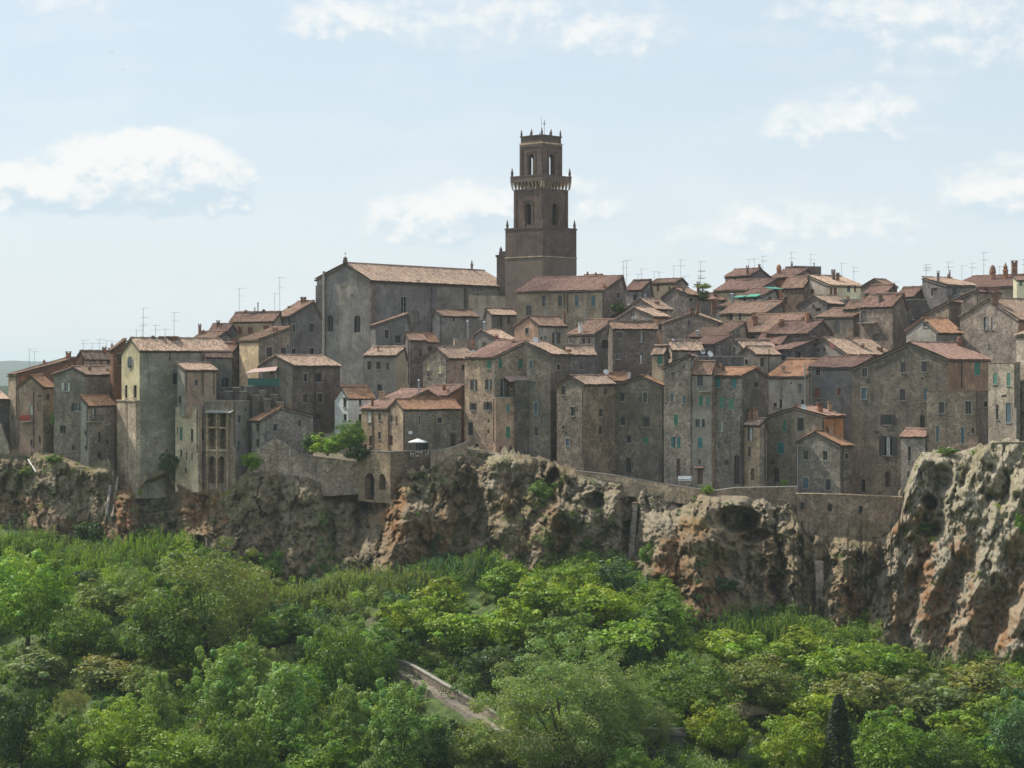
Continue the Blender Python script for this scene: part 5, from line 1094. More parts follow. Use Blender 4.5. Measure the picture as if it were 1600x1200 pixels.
# masonry piers against the cliff
def pier(label, top, bot, w0, w1, depth, mat, out=1.0):
    Yt = float(cliff_Y(np.array([top[0]]), np.array([top[1]]))[0]); Yb = float(cliff_Y(np.array([bot[0]]), np.array([bot[1]]))[0]); Y0 = float(np.mean(cliff_Y(np.linspace(top[0], bot[0], 12), np.linspace(top[1], bot[1], 12))))-out
    a, b = at(top[0], top[1], Y0+.5), at(bot[0], bot[1]+6, Y0-.4); root = thing('buttress', b, label, 'buttress'); mb = MB()
    n = 9
    for i in range(n):
        p, q = b.lerp(a, i/n), b.lerp(a, (i+1)/n); wp, wq = w1+(w0-w1)*i/n+.06*math.sin(i*2.3), w1+(w0-w1)*(i+1)/n+.06*math.sin(i*2.3+2.3)
        V = [Vector((c.x+s*w/2, c.y+e, c.z)) for c, w in ((p, wp), (q, wq)) for s, e in ((-1, 0), (1, 0), (1, depth), (-1, depth))]
        mb.add(V, ((0,1,5,4),(1,2,6,5),(2,3,7,6),(3,0,4,7))+(((4,5,6,7),) if i == n-1 else ()))
    mb.build('shaft', MATS[mat], root); mb = MB(); mb.cbox(a+Vector((0, depth/2, 0)), w0*1.1, depth*1.05, .25); mb.build('cap', MATS[mat], root)
pier('slender leaning stone pillar built against the middle of the cliff', (993, 788), (984, 890), .75, .95, 2.6, 'stone_brown', 1.8)
pier('broad flat masonry pier at the cliff foot above the reeds', (1280, 880), (1284, 985), 1.15, 1.35, 2.2, 'stone_brown')
def chute(label, pts, rad, mat, name='drain_pipe'):
    P = [on_cliff(x, y, rad*.4) for x, y in pts]; Ym = min(p.y for p in P); root = thing(name, P[-1], label, 'pipe'); mb = MB(); mb.tube(P, rad, 8); mb.build('pipe', MATS[mat], root)
chute('pale concrete drain channel running straight down the rock under the grey green gabled house', [(176,738),(172,760),(169,785),(167,806)], .26, 'stone_grey')
chute('second pale drain channel, closest to the yellow fronted house, down the rock', [(184,745),(181,765),(178,788),(176,808)], .2, 'stone_grey')
chute('short white pipe lying on the rocks at the far left of the cliff', [(44,718),(50,727),(56,737)], .11, 'white_paint')
def bench():
    p = at(1070, 755, 315.6); root = thing('bench', p, 'white bench on the street behind the parapet', 'bench')
    z = Vector((0, 0, 1))
    mb = MB(); mb.box(p+Vector((-1.0, 0, .42)), (2.1, .1, 0), (0, .42, 0), (0, 0, .07)); mb.build('seat', MATS['white_paint'], root)
    mb = MB(); mb.box(p+Vector((-1.0, .42, .62)), (2.1, .1, 0), (0, .06, 0), (0, .08, .45)); mb.build('backrest', MATS['white_paint'], root)
    for x in (-.85, .9): mb = MB(); mb.box(p+Vector((x, 0, -.1)), (.08, 0, 0), (0, .45, 0), (0, 0, .52)); mb.box(p+Vector((x, .44, -.1)), (.08, 0, 0), (0, .06, 0), (0, .05, 1.1)); mb.build('leg', MATS['metal_grey'], root)
bench()
def parasol():
    zt = (HY-706)/F*326.3-.8; p = Vector(((653-CX)/F*328.4, 328.4, zt)); ztop = (HY-685.5)/F*328.4
    root = thing('parasol', p, 'open white parasol on the terrace in front of the shady wall', 'parasol')
    mb = MB(); mb.tube([p, Vector((p.x, p.y, ztop))], .03, 6); mb.build('pole', MATS['metal_grey'], root)
    mb = MB(); n = 8; vs = [Vector((p.x, p.y, ztop+.05))]+[Vector((p.x+1.55*math.cos(6.2832*k/n), p.y+1.55*math.sin(6.2832*k/n), ztop-.45)) for k in range(n)]+[Vector((p.x+1.55*math.cos(6.2832*k/n), p.y+1.55*math.sin(6.2832*k/n), ztop-.62)) for k in range(n)]
    mb.add(vs, [(0, 1+k, 1+(k+1) % n) for k in range(n)]+[(1+k, 1+n+k, 1+n+(k+1) % n, 1+(k+1) % n) for k in range(n)]); mb.build('canopy', MATS['white_paint'], root)
    mb = MB(); mb.lathe(p, [(.28, 0), (.28, .07), (.05, .12)], 12); mb.build('base', MATS['slab_grey'], root)
    t = thing('terrace_table', p+Vector((.2, -1.0, 0)), 'small pale table under the white parasol', 'table'); q = p+Vector((.2, -1.0, 0))
    mb = MB(); mb.cbox(q+Vector((0, 0, .72)), 1.2, .8, .05); mb.build('tabletop', MATS['white_paint'], t)
    for sx in (-.5, .5):
        for sy in (-.3, .3): mb = MB(); mb.cbox(q+Vector((sx, sy, 0)), .05, .05, .72); mb.build('leg', MATS['metal_grey'], t)
    for i, (dx, lab) in enumerate(((-1.1, 'white chair on the parasol terrace, on the arch side of the table'), (1.3, 'white chair on the parasol terrace, between the table and the curved parapet'))):
        c = thing('chair', q+Vector((dx, 0, 0)), lab, 'chair', 'chairs on the terrace'); k = q+Vector((dx, 0, 0)); s = 1 if dx < 0 else -1
        mb = MB(); mb.cbox(k+Vector((0, 0, .43)), .45, .45, .04); mb.build('seat', MATS['white_paint'], c)
        mb = MB(); mb.cbox(k+Vector((-s*.21, 0, .47)), .04, .45, .45); mb.build('backrest', MATS['white_paint'], c)
        for sx in (-.19, .19):
            for sy in (-.19, .19): mb = MB(); mb.cbox(k+Vector((sx, sy, 0)), .04, .04, .43); mb.build('leg', MATS['white_paint'], c)
parasol()
def bird(px, py, Y, label, w, tilt):
    c = at(px, py, Y); root = thing('bird', c, label, 'bird', 'birds in the sky'); root.rotation_euler = (0, tilt, 0); BASE[root.name] = c
    mb = MB(); mb.tube([c+Vector((0, .32*w, 0)), c+Vector((0, .15*w, .02)), c+Vector((0, -.12*w, 0)), c+Vector((0, -.3*w, .04))], [.02*w, .09*w, .08*w, .03*w], 7)
    for s in (-1, 1): a = c; mb.add([a+Vector((s*.05*w, -.12*w, .03)), a+Vector((s*.5*w, -.05*w, .16*w)), a+Vector((s*1.0*w, .1*w, .05*w)), a+Vector((s*.5*w, .16*w, .15*w)), a+Vector((s*.05*w, .14*w, .03))], ((0,1,3,4),(1,2,3)))
    mb.build('body', plain('feather_dark', (.04, .04, .045)), root)
bird(175, 83, 200, 'small dark bird flying highest in the sky on the left', .32, .2); bird(193, 108.5, 210, 'fainter small bird flying just below the first bird', .28, -.25)
# ------------------------------------------------------------------ valley road, its wall, the car and the walker
ROADP = [(560,1050,1.0),(606,1040,1.1),(650,1064,1.2),(700,1094,1.2),(745,1120,1.3),(790,1146,1.6),(840,1176,2.2),(890,1198,2.8),(960,1228,3.2)]
def road_pts():
    out = []
    for px, py, w in ROADP: p = on_ground(px, py); out.append((p, w))
    return out
RP = road_pts()
RPX = np.array([p.x for p, w in RP]); RPY = np.array([p.y for p, w in RP]); RPZ = np.array([p.z for p, w in RP])
def road():
    mb = MB(); n = 80; ts = np.linspace(0, len(RP)-1, n); L = []
    k = np.arange(len(RP)); sm = lambda a: np.convolve(np.pad(np.interp(ts, k, a), 6, 'edge'), np.ones(13)/13, 'valid')
    X, Y, Z = sm(RPX), sm(RPY), sm(RPZ); Wd = np.interp(ts, k, [w for p, w in RP])
    for i in range(n):
        d = Vector((X[min(i+1, n-1)]-X[max(i-1, 0)], Y[min(i+1, n-1)]-Y[max(i-1, 0)], 0)).normalized(); s = Vector((-d.y, d.x, 0)); c = Vector((X[i], Y[i], Z[i]+.35)); L.append((c-s*Wd[i]*.55, c+s*Wd[i]*.55, s))
    m, nt, b = newmat('road_dirt'); p = wpos(nt); nn = noise(nt, p, 1.3, 6, .65); n2 = noise(nt, p, .2, 3, .5)
    nt.links.new(mixc(nt, nn.ss(.35, .65), (.20, .165, .125), mixc(nt, n2.ss(.4, .6), (.30, .26, .20), (.25, .23, .20))), b.inputs['Base Color']); b.inputs['Roughness'].default_value = .95; bump(nt, b, nn, .5, .05)
    mb = MB()
    for i in range(n-1):
        (a, b_, s), (c, d, s2) = L[i], L[i+1]; mb.quad(a, c, d, b_); mb.quad(a, a-Vector((0, 0, 1.6))-s*.5, c-Vector((0, 0, 1.6))-s2*.5, c)
    tag(mb.build('road', m), kind='structure')
    root = thing('road_wall', L[10][1], 'long low stone wall with pale coping climbing beside the valley road', 'wall'); w = MB(); cp = MB(); u = Vector((0, 0, 1))
    for i in range(9, 62):
        (a, p0, s), (c, p1, s2) = L[i], L[i+1]; h = 1.0; q0, q1 = p0+s*.1, p1+s2*.1
        w.add([q0-u*.5, q1-u*.5, q1+u*h, q0+u*h, q0+s*.45-u*.5, q1+s2*.45-u*.5, q1+s2*.45+u*h, q0+s*.45+u*h], ((0,1,2,3),(7,6,5,4),(3,2,6,7)))
        e = u*(h+.004); t = u*(h+.16); cp.add([q0-s*.08+e, q1-s2*.08+e, q1-s2*.08+t, q0-s*.08+t, q0+s*.53+e, q1+s2*.53+e, q1+s2*.53+t, q0+s*.53+t], ((0,1,2,3),(7,6,5,4),(3,2,6,7)))
    w.build('wall', MATS['stone_brown'], root); cp.build('coping', MATS['sill_stone'], root)
    return L
RL = road()
def car():
    p = on_ground(905, 1199); c = p+Vector((0, 0, .45)); a = R(-38); d = Vector((math.cos(a), math.sin(a), 0)); s = Vector((-d.y, d.x, 0)); u = Vector((0, 0, 1))
    root = thing('car', c, 'small pale silver car parked on the valley road under the great round tree', 'car')
    paint, nt, b = newmat('car_paint'); b.inputs['Base Color'].default_value = (.62, .65, .68, 1); b.inputs['Roughness'].default_value = .28; b.inputs['Metallic'].default_value = .3
    prof = [(-2.0, .32), (-2.05, .62), (-1.9, .86), (-1.55, .93), (-1.05, 1.36), (-.6, 1.46), (.35, 1.44), (.95, 1.02), (1.75, .86), (2.0, .66), (2.03, .34)]
    mb = MB(); n = len(prof); rings = []
    for y, ins, top in ((-.82, .05, 1), (-.8, 0, 1), (.8, 0, 1), (.82, .05, 1)):
        rings.append([c+d*(x*(1-ins*.3))+s*(y*(1-.22*max(0, (z-.9)/.5)))+u*(z-ins*.1) for x, z in prof])
    V = [q for r_ in rings for q in r_]; fs = [(i*n+k, i*n+(k+1) % n, (i+1)*n+(k+1) % n, (i+1)*n+k) for i in range(3) for k in range(n)]+[tuple(range(n)), tuple(3*n+k for k in range(n))[::-1]]
    mb.add(V, fs); mb.build('body', paint, root)
    def glass(pts, name):
        mb = MB(); mb.poly(pts); mb.build(name, MATS['glass_dark'], root)
    g = lambda x, y, z: c+d*x+s*y+u*z
    for sg in (-1, 1):
        glass([g(-1.3, sg*.80, .96), g(-.1, sg*.80, .96), g(-.1, sg*.69, 1.36), g(-.95, sg*.69, 1.36)], 'window'); glass([g(-.02, sg*.80, .96), g(.85, sg*.80, .98), g(.32, sg*.69, 1.37), g(-.02, sg*.69, 1.36)], 'window')
    glass([g(.98, -.68, 1.03), g(.98, .68, 1.03), g(.40, .58, 1.43), g(.40, -.58, 1.43)], 'windscreen'); glass([g(-1.57, -.66, .97), g(-1.57, .66, .97), g(-1.09, .58, 1.36), g(-1.09, -.58, 1.36)], 'rear_window')
    for x in (-1.28, 1.3):
        for y in (-.78, .78):
            mb = MB(); o = g(x, y, .32); mb.tube([o-s*.11, o+s*.11], .31, 14); w = mb.build('wheel', MATS['iron'], root); mb = MB(); mb.tube([o-s*.12, o+s*.12], .19, 10); mb.build('rim', MATS['metal_grey'], w)
    for y in (-.58, .58): mb = MB(); mb.cbox(g(2.0, y, .6), .12, .3, .16, a); mb.build('headlight', MATS['frame_white'], root); mb = MB(); mb.cbox(g(-2.0, y, .66), .1, .22, .2, a); mb.build('tail_light', MATS['shutter_red'], root)
car()
def person():
    p = on_ground(423, 1010); root = thing('person', p, 'person in a pale top and dark trousers standing on the path below the cliff', 'person')
    J = {'pel': (0, 0, .95), 'che': (0, .02, 1.3), 'nek': (0, .02, 1.48), 'hd': (0, 0, 1.62), 'hd2': (0, 0, 1.74), 'ls': (-.19, .02, 1.42), 'le': (-.25, .03, 1.14), 'lh': (-.24, -.06, .9), 'rs': (.19, .02, 1.42), 're': (.26, .02, 1.15), 'rh': (.23, -.08, .9), 'll': (-.1, 0, .9), 'lk': (-.11, -.02, .5), 'lf': (-.12, .03, .09), 'lt': (-.13, -.16, .05), 'rl': (.1, 0, .9), 'rk': (.13, -.04, .5), 'rf': (.14, .02, .09), 'rt': (.16, -.17, .05)}
    Ed = ['pel che', 'che nek', 'nek hd', 'hd hd2', 'che ls', 'ls le', 'le lh', 'che rs', 'rs re', 're rh', 'pel ll', 'll lk', 'lk lf', 'lf lt', 'pel rl', 'rl rk', 'rk rf', 'rf rt']
    rad = dict(pel=.15, che=.16, nek=.06, hd=.10, hd2=.08, ls=.07, le=.05, lh=.035, rs=.07, re=.05, rh=.035, ll=.1, lk=.065, lf=.05, lt=.04, rl=.1, rk=.065, rf=.05, rt=.04)
    ks = list(J); me = bpy.data.meshes.new('body'); me.from_pydata([J[k] for k in ks], [tuple(ks.index(x) for x in e.split()) for e in Ed], [])
    o = bpy.data.objects.new('body', me); COL.objects.link(o); o.parent = root
    md = o.modifiers.new('skin', 'SKIN'); o.modifiers.new('sub', 'SUBSURF').levels = 1
    for i, k in enumerate(ks): v = me.skin_vertices[0].data[i]; v.radius = (rad[k], rad[k]); v.use_root = k == 'pel'
    m, nt, b = newmat('walker'); g = nt.nodes.new('ShaderNodeTexCoord'); sp = nt.nodes.new('ShaderNodeSeparateXYZ'); nt.links.new(g.outputs['Object'], sp.inputs[0]); z = E(nt, sp.outputs[2])
    col = mixc(nt, z.op('GREATER_THAN', .93), (.03, .035, .05), (.55, .58, .60)); col = mixc(nt, z.op('GREATER_THAN', 1.5), col, (.42, .27, .2)); nt.links.new(col, b.inputs['Base Color']); me.materials.append(m)
    mb = MB(); q = p+Vector((0, .02, 1.7)); mb.lathe(q, [(.10, -.08), (.115, 0), (.10, .07), (.05, .11), (.01, .12)], 10); mb.build('hair', MATS['frame_brown'], root)
person()
def hut():
    p = on_ground(1040, 1180); z0 = p.z-.5; root = thing('hut', p, 'small dim shed with a flat grey roof under the trees near the cave', 'hut'); mb = MB(); w = 4.2
    for o, a in ((Vector((-w/2, 0, z0-p.z)), Vector((w*.35, 0, 0))), (Vector((w*.1, 0, z0-p.z)), Vector((w*.4, 0, 0)))): mb.box(p+o, a, (0, .25, 0), (0, 0, 2.9))
    mb.box(p+Vector((-w*.15, 0, 1.6)), (w*.25, 0, 0), (0, .25, 0), (0, 0, .8)); mb.box(p+Vector((-w/2, .25, z0-p.z)), (.25, 0, 0), (0, 3, 0), (0, 0, 2.9)); mb.box(p+Vector((w/2-.25, .25, z0-p.z)), (.25, 0, 0), (0, 3, 0), (0, 0, 2.9)); mb.build('wall', MATS['stone_grey'], root)
    mb = MB(); mb.box(p+Vector((-w/2-.4, -.5, 2.45)), (w+.8, 0, 0), (0, 4, .3), (0, 0, .12)); mb.build('roof', MATS['shutter_dark'], root); mb = MB(); mb.box(p+Vector((-w*.15, .18, z0-p.z)), (w*.25, 0, 0), (0, .05, 0), (0, 0, 2.0)); mb.build('door', MATS['door_brown'], root)
hut()
def outcrop():
    """grey rock bank with a dark hollow between the bushes"""
    p0 = on_ground(1190, 1150); n, m_ = 60, 34; U, Vv = np.meshgrid(np.linspace(-1, 1, n), np.linspace(0, 1, m_), indexing='ij')
    X = p0.x+U*6.0; Z = p0.z-1.5+Vv*(5.2-2.2*U*U); Yy = p0.y+2.5+Vv*2.2-2.2*(1-U*U)+(fbm(X/2.2, Z/1.8, .4, 4, 91)-.5)*3.2
    hol = np.clip(1.2-np.hypot((U-.1)/.45, (Vv-.35)/.38), 0, .5)*2; Yy = Yy+hol*3.0
    Yy[:, -1] += 3.5; idx = np.arange(U.size).reshape(U.shape); Q = np.stack([idx[:-1, :-1], idx[1:, :-1], idx[1:, 1:], idx[:-1, 1:]], -1).reshape(-1, 4)
    C = np.zeros(U.shape+(4,)); C[..., 1] = .5; tag(npmesh('rock_bank', np.stack([X, Yy, Z], -1).reshape(-1, 3), Q, TUFF, col=C.reshape(-1, 4)), kind='structure')
outcrop()
# ------------------------------------------------------------------ vegetation
def leaf_mat():
    m = bpy.data.materials.new('leaf'); m.use_nodes = True; nt = m.node_tree; nt.nodes.clear()
    out = nt.nodes.new('ShaderNodeOutputMaterial'); oi = nt.nodes.new('ShaderNodeObjectInfo'); a = nt.nodes.new('ShaderNodeAttribute'); a.attribute_name = 'tint'
    c = mixc(nt, 1.0, oi.outputs['Color'], a.outputs['Color'], 'MULTIPLY')
    d = nt.nodes.new('ShaderNodeBsdfDiffuse'); t = nt.nodes.new('ShaderNodeBsdfTranslucent'); g = nt.nodes.new('ShaderNodeBsdfGlossy'); g.inputs['Roughness'].default_value = .55
    nt.links.new(c, d.inputs[0]); nt.links.new(mixc(nt, 1.0, c, (1.12, 1.2, .45), 'MULTIPLY'), t.inputs[0]); g.inputs[0].default_value = (.6, .65, .6, 1)
    m1 = nt.nodes.new('ShaderNodeMixShader'); m1.inputs[0].default_value = .44; nt.links.new(d.outputs[0], m1.inputs[1]); nt.links.new(t.outputs[0], m1.inputs[2])
    m2 = nt.nodes.new('ShaderNodeMixShader'); m2.inputs[0].default_value = .05; nt.links.new(m1.outputs[0], m2.inputs[1]); nt.links.new(g.outputs[0], m2.inputs[2])
    nt.links.new(m2.outputs[0], out.inputs[0]); return m
LEAF = leaf_mat()
BARK = plain('bark', (.075, .06, .045), .95); BARK_PALE = plain('bark_pale', (.16, .14, .11), .95)
def cards(rng, P, N, size, aspect=.6, jit=.35, up=.25):
    """one small bent leaf face at each point P, facing roughly along N"""
    n = len(P); N = N+rng.normal(0, jit, (n, 3)); N[:, 2] += up; N /= np.linalg.norm(N, axis=1, keepdims=True)+1e-9
    r = rng.normal(0, 1, (n, 3)); U = np.cross(N, r); U /= np.linalg.norm(U, axis=1, keepdims=True)+1e-9; Wv = np.cross(N, U)
    s = (size*rng.uniform(.6, 1.35, n))[:, None]
    A = P-U*s*.5; B = P+Wv*s*aspect*.5+N*s*.08; C = P+U*s*.5; D = P-Wv*s*aspect*.5+N*s*.08
    V = np.stack([A, B, C, D], 1).reshape(-1, 3); Q = np.arange(4*n).reshape(n, 4); return V, Q
def clump_points(rng, C, Rr, per, shell=.55):
    """points in the outer part of each clump"""
    n = len(C); d = rng.normal(0, 1, (n, per, 3)); d /= np.linalg.norm(d, axis=2, keepdims=True)
    r = rng.uniform(shell**3, 1, (n, per, 1))**(1/3)*(1+np.where(rng.random((n, per, 1)) < .22, np.abs(rng.normal(0, .38, (n, per, 1))), 0)); P = C[:, None, :]+d*r*Rr[:, None, :]
    return P.reshape(-1, 3), d.reshape(-1, 3)
def crown_mesh(name, seed, nc, per, size, squash=(1, 1, 1), cr=(.20, .36), top=0.0, twig=0, aspect=.6, inner=.25):
    """crown of radius 1 about the origin: clumps of leaves with gaps between them"""
    rng = np.random.default_rng(seed); C = []
    while len(C) < nc:
        p = rng.normal(0, 1, 3); p /= np.linalg.norm(p); p *= rng.uniform(inner, 1)**.45*.80
        if p[2] < -.72: continue
        if top: k = 1-top*(p[2]+.6)/1.4; p[0] *= k; p[1] *= k
        C.append(p)
    C = np.array(C)*(1+(vnoise(np.array(C)[:, 0]*1.6+seed, np.array(C)[:, 1]*1.6, np.array(C)[:, 2]*1.6)-.5)[:, None]*.5)
    ne = nc//3; d = rng.normal(0, 1, (ne*3, 3)); d /= np.linalg.norm(d, axis=1, keepdims=True); d = d[d[:, 2] > -.35][:ne]; ne = len(d)
    core = C; C = np.concatenate([C, d*rng.uniform(.88, 1.12, (ne, 1))]); rr = np.concatenate([rng.uniform(cr[0], cr[1], nc), rng.uniform(.07, .15, ne)]); nc = nc+ne; Rr = np.stack([rr, rr, rr*.8], 1)
    P, N = clump_points(rng, C, Rr, per); V, Q = cards(rng, P*np.array(squash), N, size, aspect)
    t = np.repeat(rng.uniform(.72, 1.25, nc), per)*rng.uniform(.75, 1.25, nc*per); w = np.repeat(rng.uniform(.85, 1.2, nc), per)
    col = np.stack([t*w, t, t*rng.uniform(.7, 1.1, nc*per), np.ones(nc*per)], 1); col = np.repeat(col, 4, 0)
    me_o = npmesh(name, V, Q, LEAF, col=col); me = me_o.data; bpy.data.objects.remove(me_o); return me, core*np.array(squash)
PROTO = {}
for i in range(3): PROTO['broad%d' % i] = crown_mesh('crown', 20+i, 58, 120, .085, (1, 1, 1))
for i in range(3): PROTO['poplar%d' % i] = crown_mesh('crown', 30+i, 70, 110, .075, (.8, .8, 1.1), (.16, .28), .45, aspect=.5)
for i in range(3): PROTO['shrub%d' % i] = crown_mesh('crown', 40+i, 34, 95, .13, (1, 1, .9), (.25, .42))
PROTO['willow0'] = crown_mesh('crown', 52, 240, 190, .034, (1, 1, 1), (.13, .24), aspect=.5, inner=.4)
PROTO['olive0'] = crown_mesh('crown', 55, 90, 110, .055, (1, 1, .95), (.15, .27), aspect=.45)
def cypress_mesh():
    rng = np.random.default_rng(61); n = 9000; h = rng.uniform(0, 1, n)**1.15; r = (.98*(1-h)**.5*np.clip(.62+h*4, 0, 1))*.25+.006
    th = rng.uniform(0, 6.2832, n); lump = 1+.16*(vnoise(th*2.2, h*16, 0)-.5)*2; rr = r*lump*rng.uniform(.72, 1.0, n)
    P = np.stack([rr*np.cos(th), rr*np.sin(th), h*2-1], 1); N = np.stack([np.cos(th), np.sin(th), .9+0*h], 1)
    V, Q = cards(rng, P, N, .045, .4, .3, .3); t = np.repeat(rng.uniform(.7, 1.25, n), 4); o = npmesh('crown', V, Q, LEAF, col=np.stack([t, t, t, t*0+1], 1)); me = o.data; bpy.data.objects.remove(o); return me, np.array([[0, 0, .3]])
PROTO['cypress0'] = cypress_mesh()
GREEN = dict(willow=(.27, .345, .125), bright=(.215, .335, .040), yellow=(.250, .355, .035), mid=(.150, .255, .042), dark=(.070, .130, .036), olive=(.220, .265, .078), grey=(.215, .275, .115), blue=(.105, .210, .085), pale=(.240, .350, .100), rust=(.245, .25, .09), cyp=(.024, .040, .018))
NT = 0
def tree(kind, px, py, rx, ry, colour, label, foot=None, cat='tree', name='tree', Y=None, group=None, hold=None, fine=True):
    """crown centre (px, py) and half sizes in picture pixels; foot = picture row of the trunk's foot"""
    global NT; NT += 1; rnd = random.Random(NT*7+1)
    if hold is not None: base = hold; Yd = base.y
    elif Y: base = at(px, py, Y); base.z = gz(base.x, Y); Yd = Y
    else: base = on_ground(px, foot or py+ry*1.25); Yd = base.y
    c = at(px, py, Yd); rX, rZ = rx/F*Yd*1.12, ry/F*Yd*1.08
    root = thing(name, base, label, cat, group)
    me, C = PROTO[kind]
    o = bpy.data.objects.new('crown' if name != 'shrub' else 'foliage', me); COL.objects.link(o); o.parent = root; o.location = (c.x-base.x, 0, c.z-base.z); o.scale = (rX, rX, rZ); o.rotation_euler = (0, 0, rnd.uniform(0, 6.28))
    k = rnd.uniform(.88, 1.14); g = GREEN[colour]; o.color = (g[0]*k*rnd.uniform(.92, 1.1), g[1]*k, g[2]*k, 1)
    # trunk and limbs, tapered, reaching into the clumps
    mb = MB(); H_ = c.z-base.z; r0 = max(.06, rX*.055); lean = Vector((rnd.uniform(-.04, .04)*H_, 0, 0)); rot = o.rotation_euler.z
    fork = base+(c-base)*.55-Vector((0, 0, rZ*.25)); fork.z = max(fork.z, base.z+H_*.25); fork = fork+lean
    mb.tube([base-Vector((0, 0, .6)), base+(fork-base)*.5+lean*.3, fork], [r0*1.25, r0, r0*.85], 8)
    idx = list(range(len(C))); rnd.shuffle(idx); nl = 16 if kind.startswith('willow') else 9
    if kind.startswith('cypress'): idx = idx[:1]
    for i in idx[:nl]:
        q = C[i]; x, y = q[0]*math.cos(rot)-q[1]*math.sin(rot), q[0]*math.sin(rot)+q[1]*math.cos(rot); e = Vector((c.x+x*rX, base.y+y*rX, c.z+q[2]*rZ)); m = fork.lerp(e, .5)+Vector((0, 0, -.08*rZ)); mb.tube([fork, m, e], [r0*.55, r0*.32, r0*.1], 6)
        if kind.startswith('willow'):
            for _ in range(4): j = C[rnd.choice(idx)]; t = m.lerp(e, rnd.random()); v = Vector((rnd.uniform(-1, 1), rnd.uniform(-1, 1), rnd.uniform(.1, 1)))*rX*.28; mb.tube([t, t+v*.5+Vector((0, 0, .05)), t+v], [r0*.16, r0*.1, r0*.04], 4)
    mb.build('trunk' if name != 'shrub' else 'stem', BARK, root, smooth=True)
    return root
T = tree
# big trees of the valley
T('broad0', 42, 935, 66, 66, 'bright', 'big round bright green tree at the left edge of the slope', 1030)
T('broad1', 262, 985, 62, 70, 'mid', 'dense mid green tree leaning on the olive green crown in the left half', 1075)
T('olive0', 318, 945, 104, 92, 'olive', 'largest olive green tree on the left, its pale crown reaching the foot of the cliff', 1062)
T('olive0', 390, 925, 40, 46, 'rust', 'straw coloured thin tree at the side of the largest olive green tree', 1010)
T('broad2', 125, 985, 46, 40, 'mid', 'rounded green tree between the left edge tree and the dense mid green tree', 1040)
T('poplar0', 350, 1075, 60, 62, 'pale', 'pale green leafy tree whose spiky top stands before the dark path hollow', 1180)
T('poplar1', 395, 1050, 30, 40, 'pale', 'slim pale green tip beside the spiky pale tree', 1150)
T('poplar2', 440, 1120, 66, 70, 'pale', 'wide pale green tree in the bottom centre left, between two spiky pale trees', 1230)
T('poplar1', 545, 1135, 46, 62, 'pale', 'feathery pale green tree just left of the dark thicket by the road', 1230)
T('poplar0', 622, 1140, 68, 70, 'pale', 'broad pale green tree nearest to the dark thicket by the road', 1245)
T('broad1', 372, 1165, 50, 56, 'mid', 'low mid green tree at the bottom edge under the spiky pale tree', 1260)
T('broad0', 500, 1185, 60, 40, 'bright', 'bright green crown cut by the bottom edge, left of centre', 1250)
T('broad2', 532, 1035, 54, 70, 'mid', 'upright green tree with dark stems standing alone above the pale trees', 1135)
T('willow0', 888, 1114, 116, 100, 'willow', 'great round grey green tree with fine twigs beside the road', 1212)
T('cypress0', 1310, 1156, 104, 66, 'cyp', 'dark narrow cypress standing alone at the bottom', Y=236, name='cypress_tree')
T('broad1', 1592, 1150, 46, 62, 'blue', 'blue green tree cut off by the right edge', 1235)
T('broad0', 1118, 1140, 44, 40, 'yellow', 'yellowish tree hanging over the little shed', 1195)
T('olive0', 1018, 1135, 40, 34, 'grey', 'silvery grey tree beside the great round tree', 1185)
T('broad2', 30, 1130, 52, 62, 'dark', 'dark green tree in the bottom left corner', 1225)
T('broad0', 95, 1165, 48, 46, 'mid', 'round dark topped tree next to the corner tree', 1230)
T('broad1', 190, 1150, 58, 54, 'bright', 'light green tree at the bottom, right of the corner trees', 1230)
T('poplar2', 250, 1110, 42, 52, 'pale', 'tall pale sapling cluster before the brownish bushes', 1200)
T('olive0', 112, 1105, 26, 30, 'rust', 'small orange brown bush tree among the green at the lower left', 1150)
T('broad2', 270, 1185, 62, 46, 'bright', 'bright leafy crown on the bottom edge below the pale saplings', 1250)
T('broad0', 682, 1172, 40, 44, 'dark', 'dark thicket tree beside the road bend', 1215)
T('broad2', 735, 1180, 44, 44, 'olive', 'low olive tree between the dark thicket and the road', 1220)
T('broad0', 1240, 1165, 54, 46, 'yellow', 'yellow green tree just left of the cypress', 1235)
T('broad1', 1390, 1165, 60, 50, 'bright', 'bright green tree just right of the cypress', 1240)
T('broad2', 1470, 1180, 56, 42, 'mid', 'mid green crown at the bottom between the cypress and the blue green tree', 1240)
T('broad1', 1540, 1185, 40, 30, 'bright', 'low bright crown touching the blue green tree', 1235)
T('broad0', 1080, 1080, 62, 46, 'mid', 'spreading green tree above the little shed', 1150)
T('broad2', 1185, 1065, 60, 40, 'olive', 'broad olive crown over the grey rock hollow', 1130)
T('broad1', 592, 1036, 30, 32, 'mid', 'green tree at the upper end of the road wall', 1075)
T('broad0', 985, 1195, 30, 26, 'mid', 'low dark tree near the silver car', 1225)
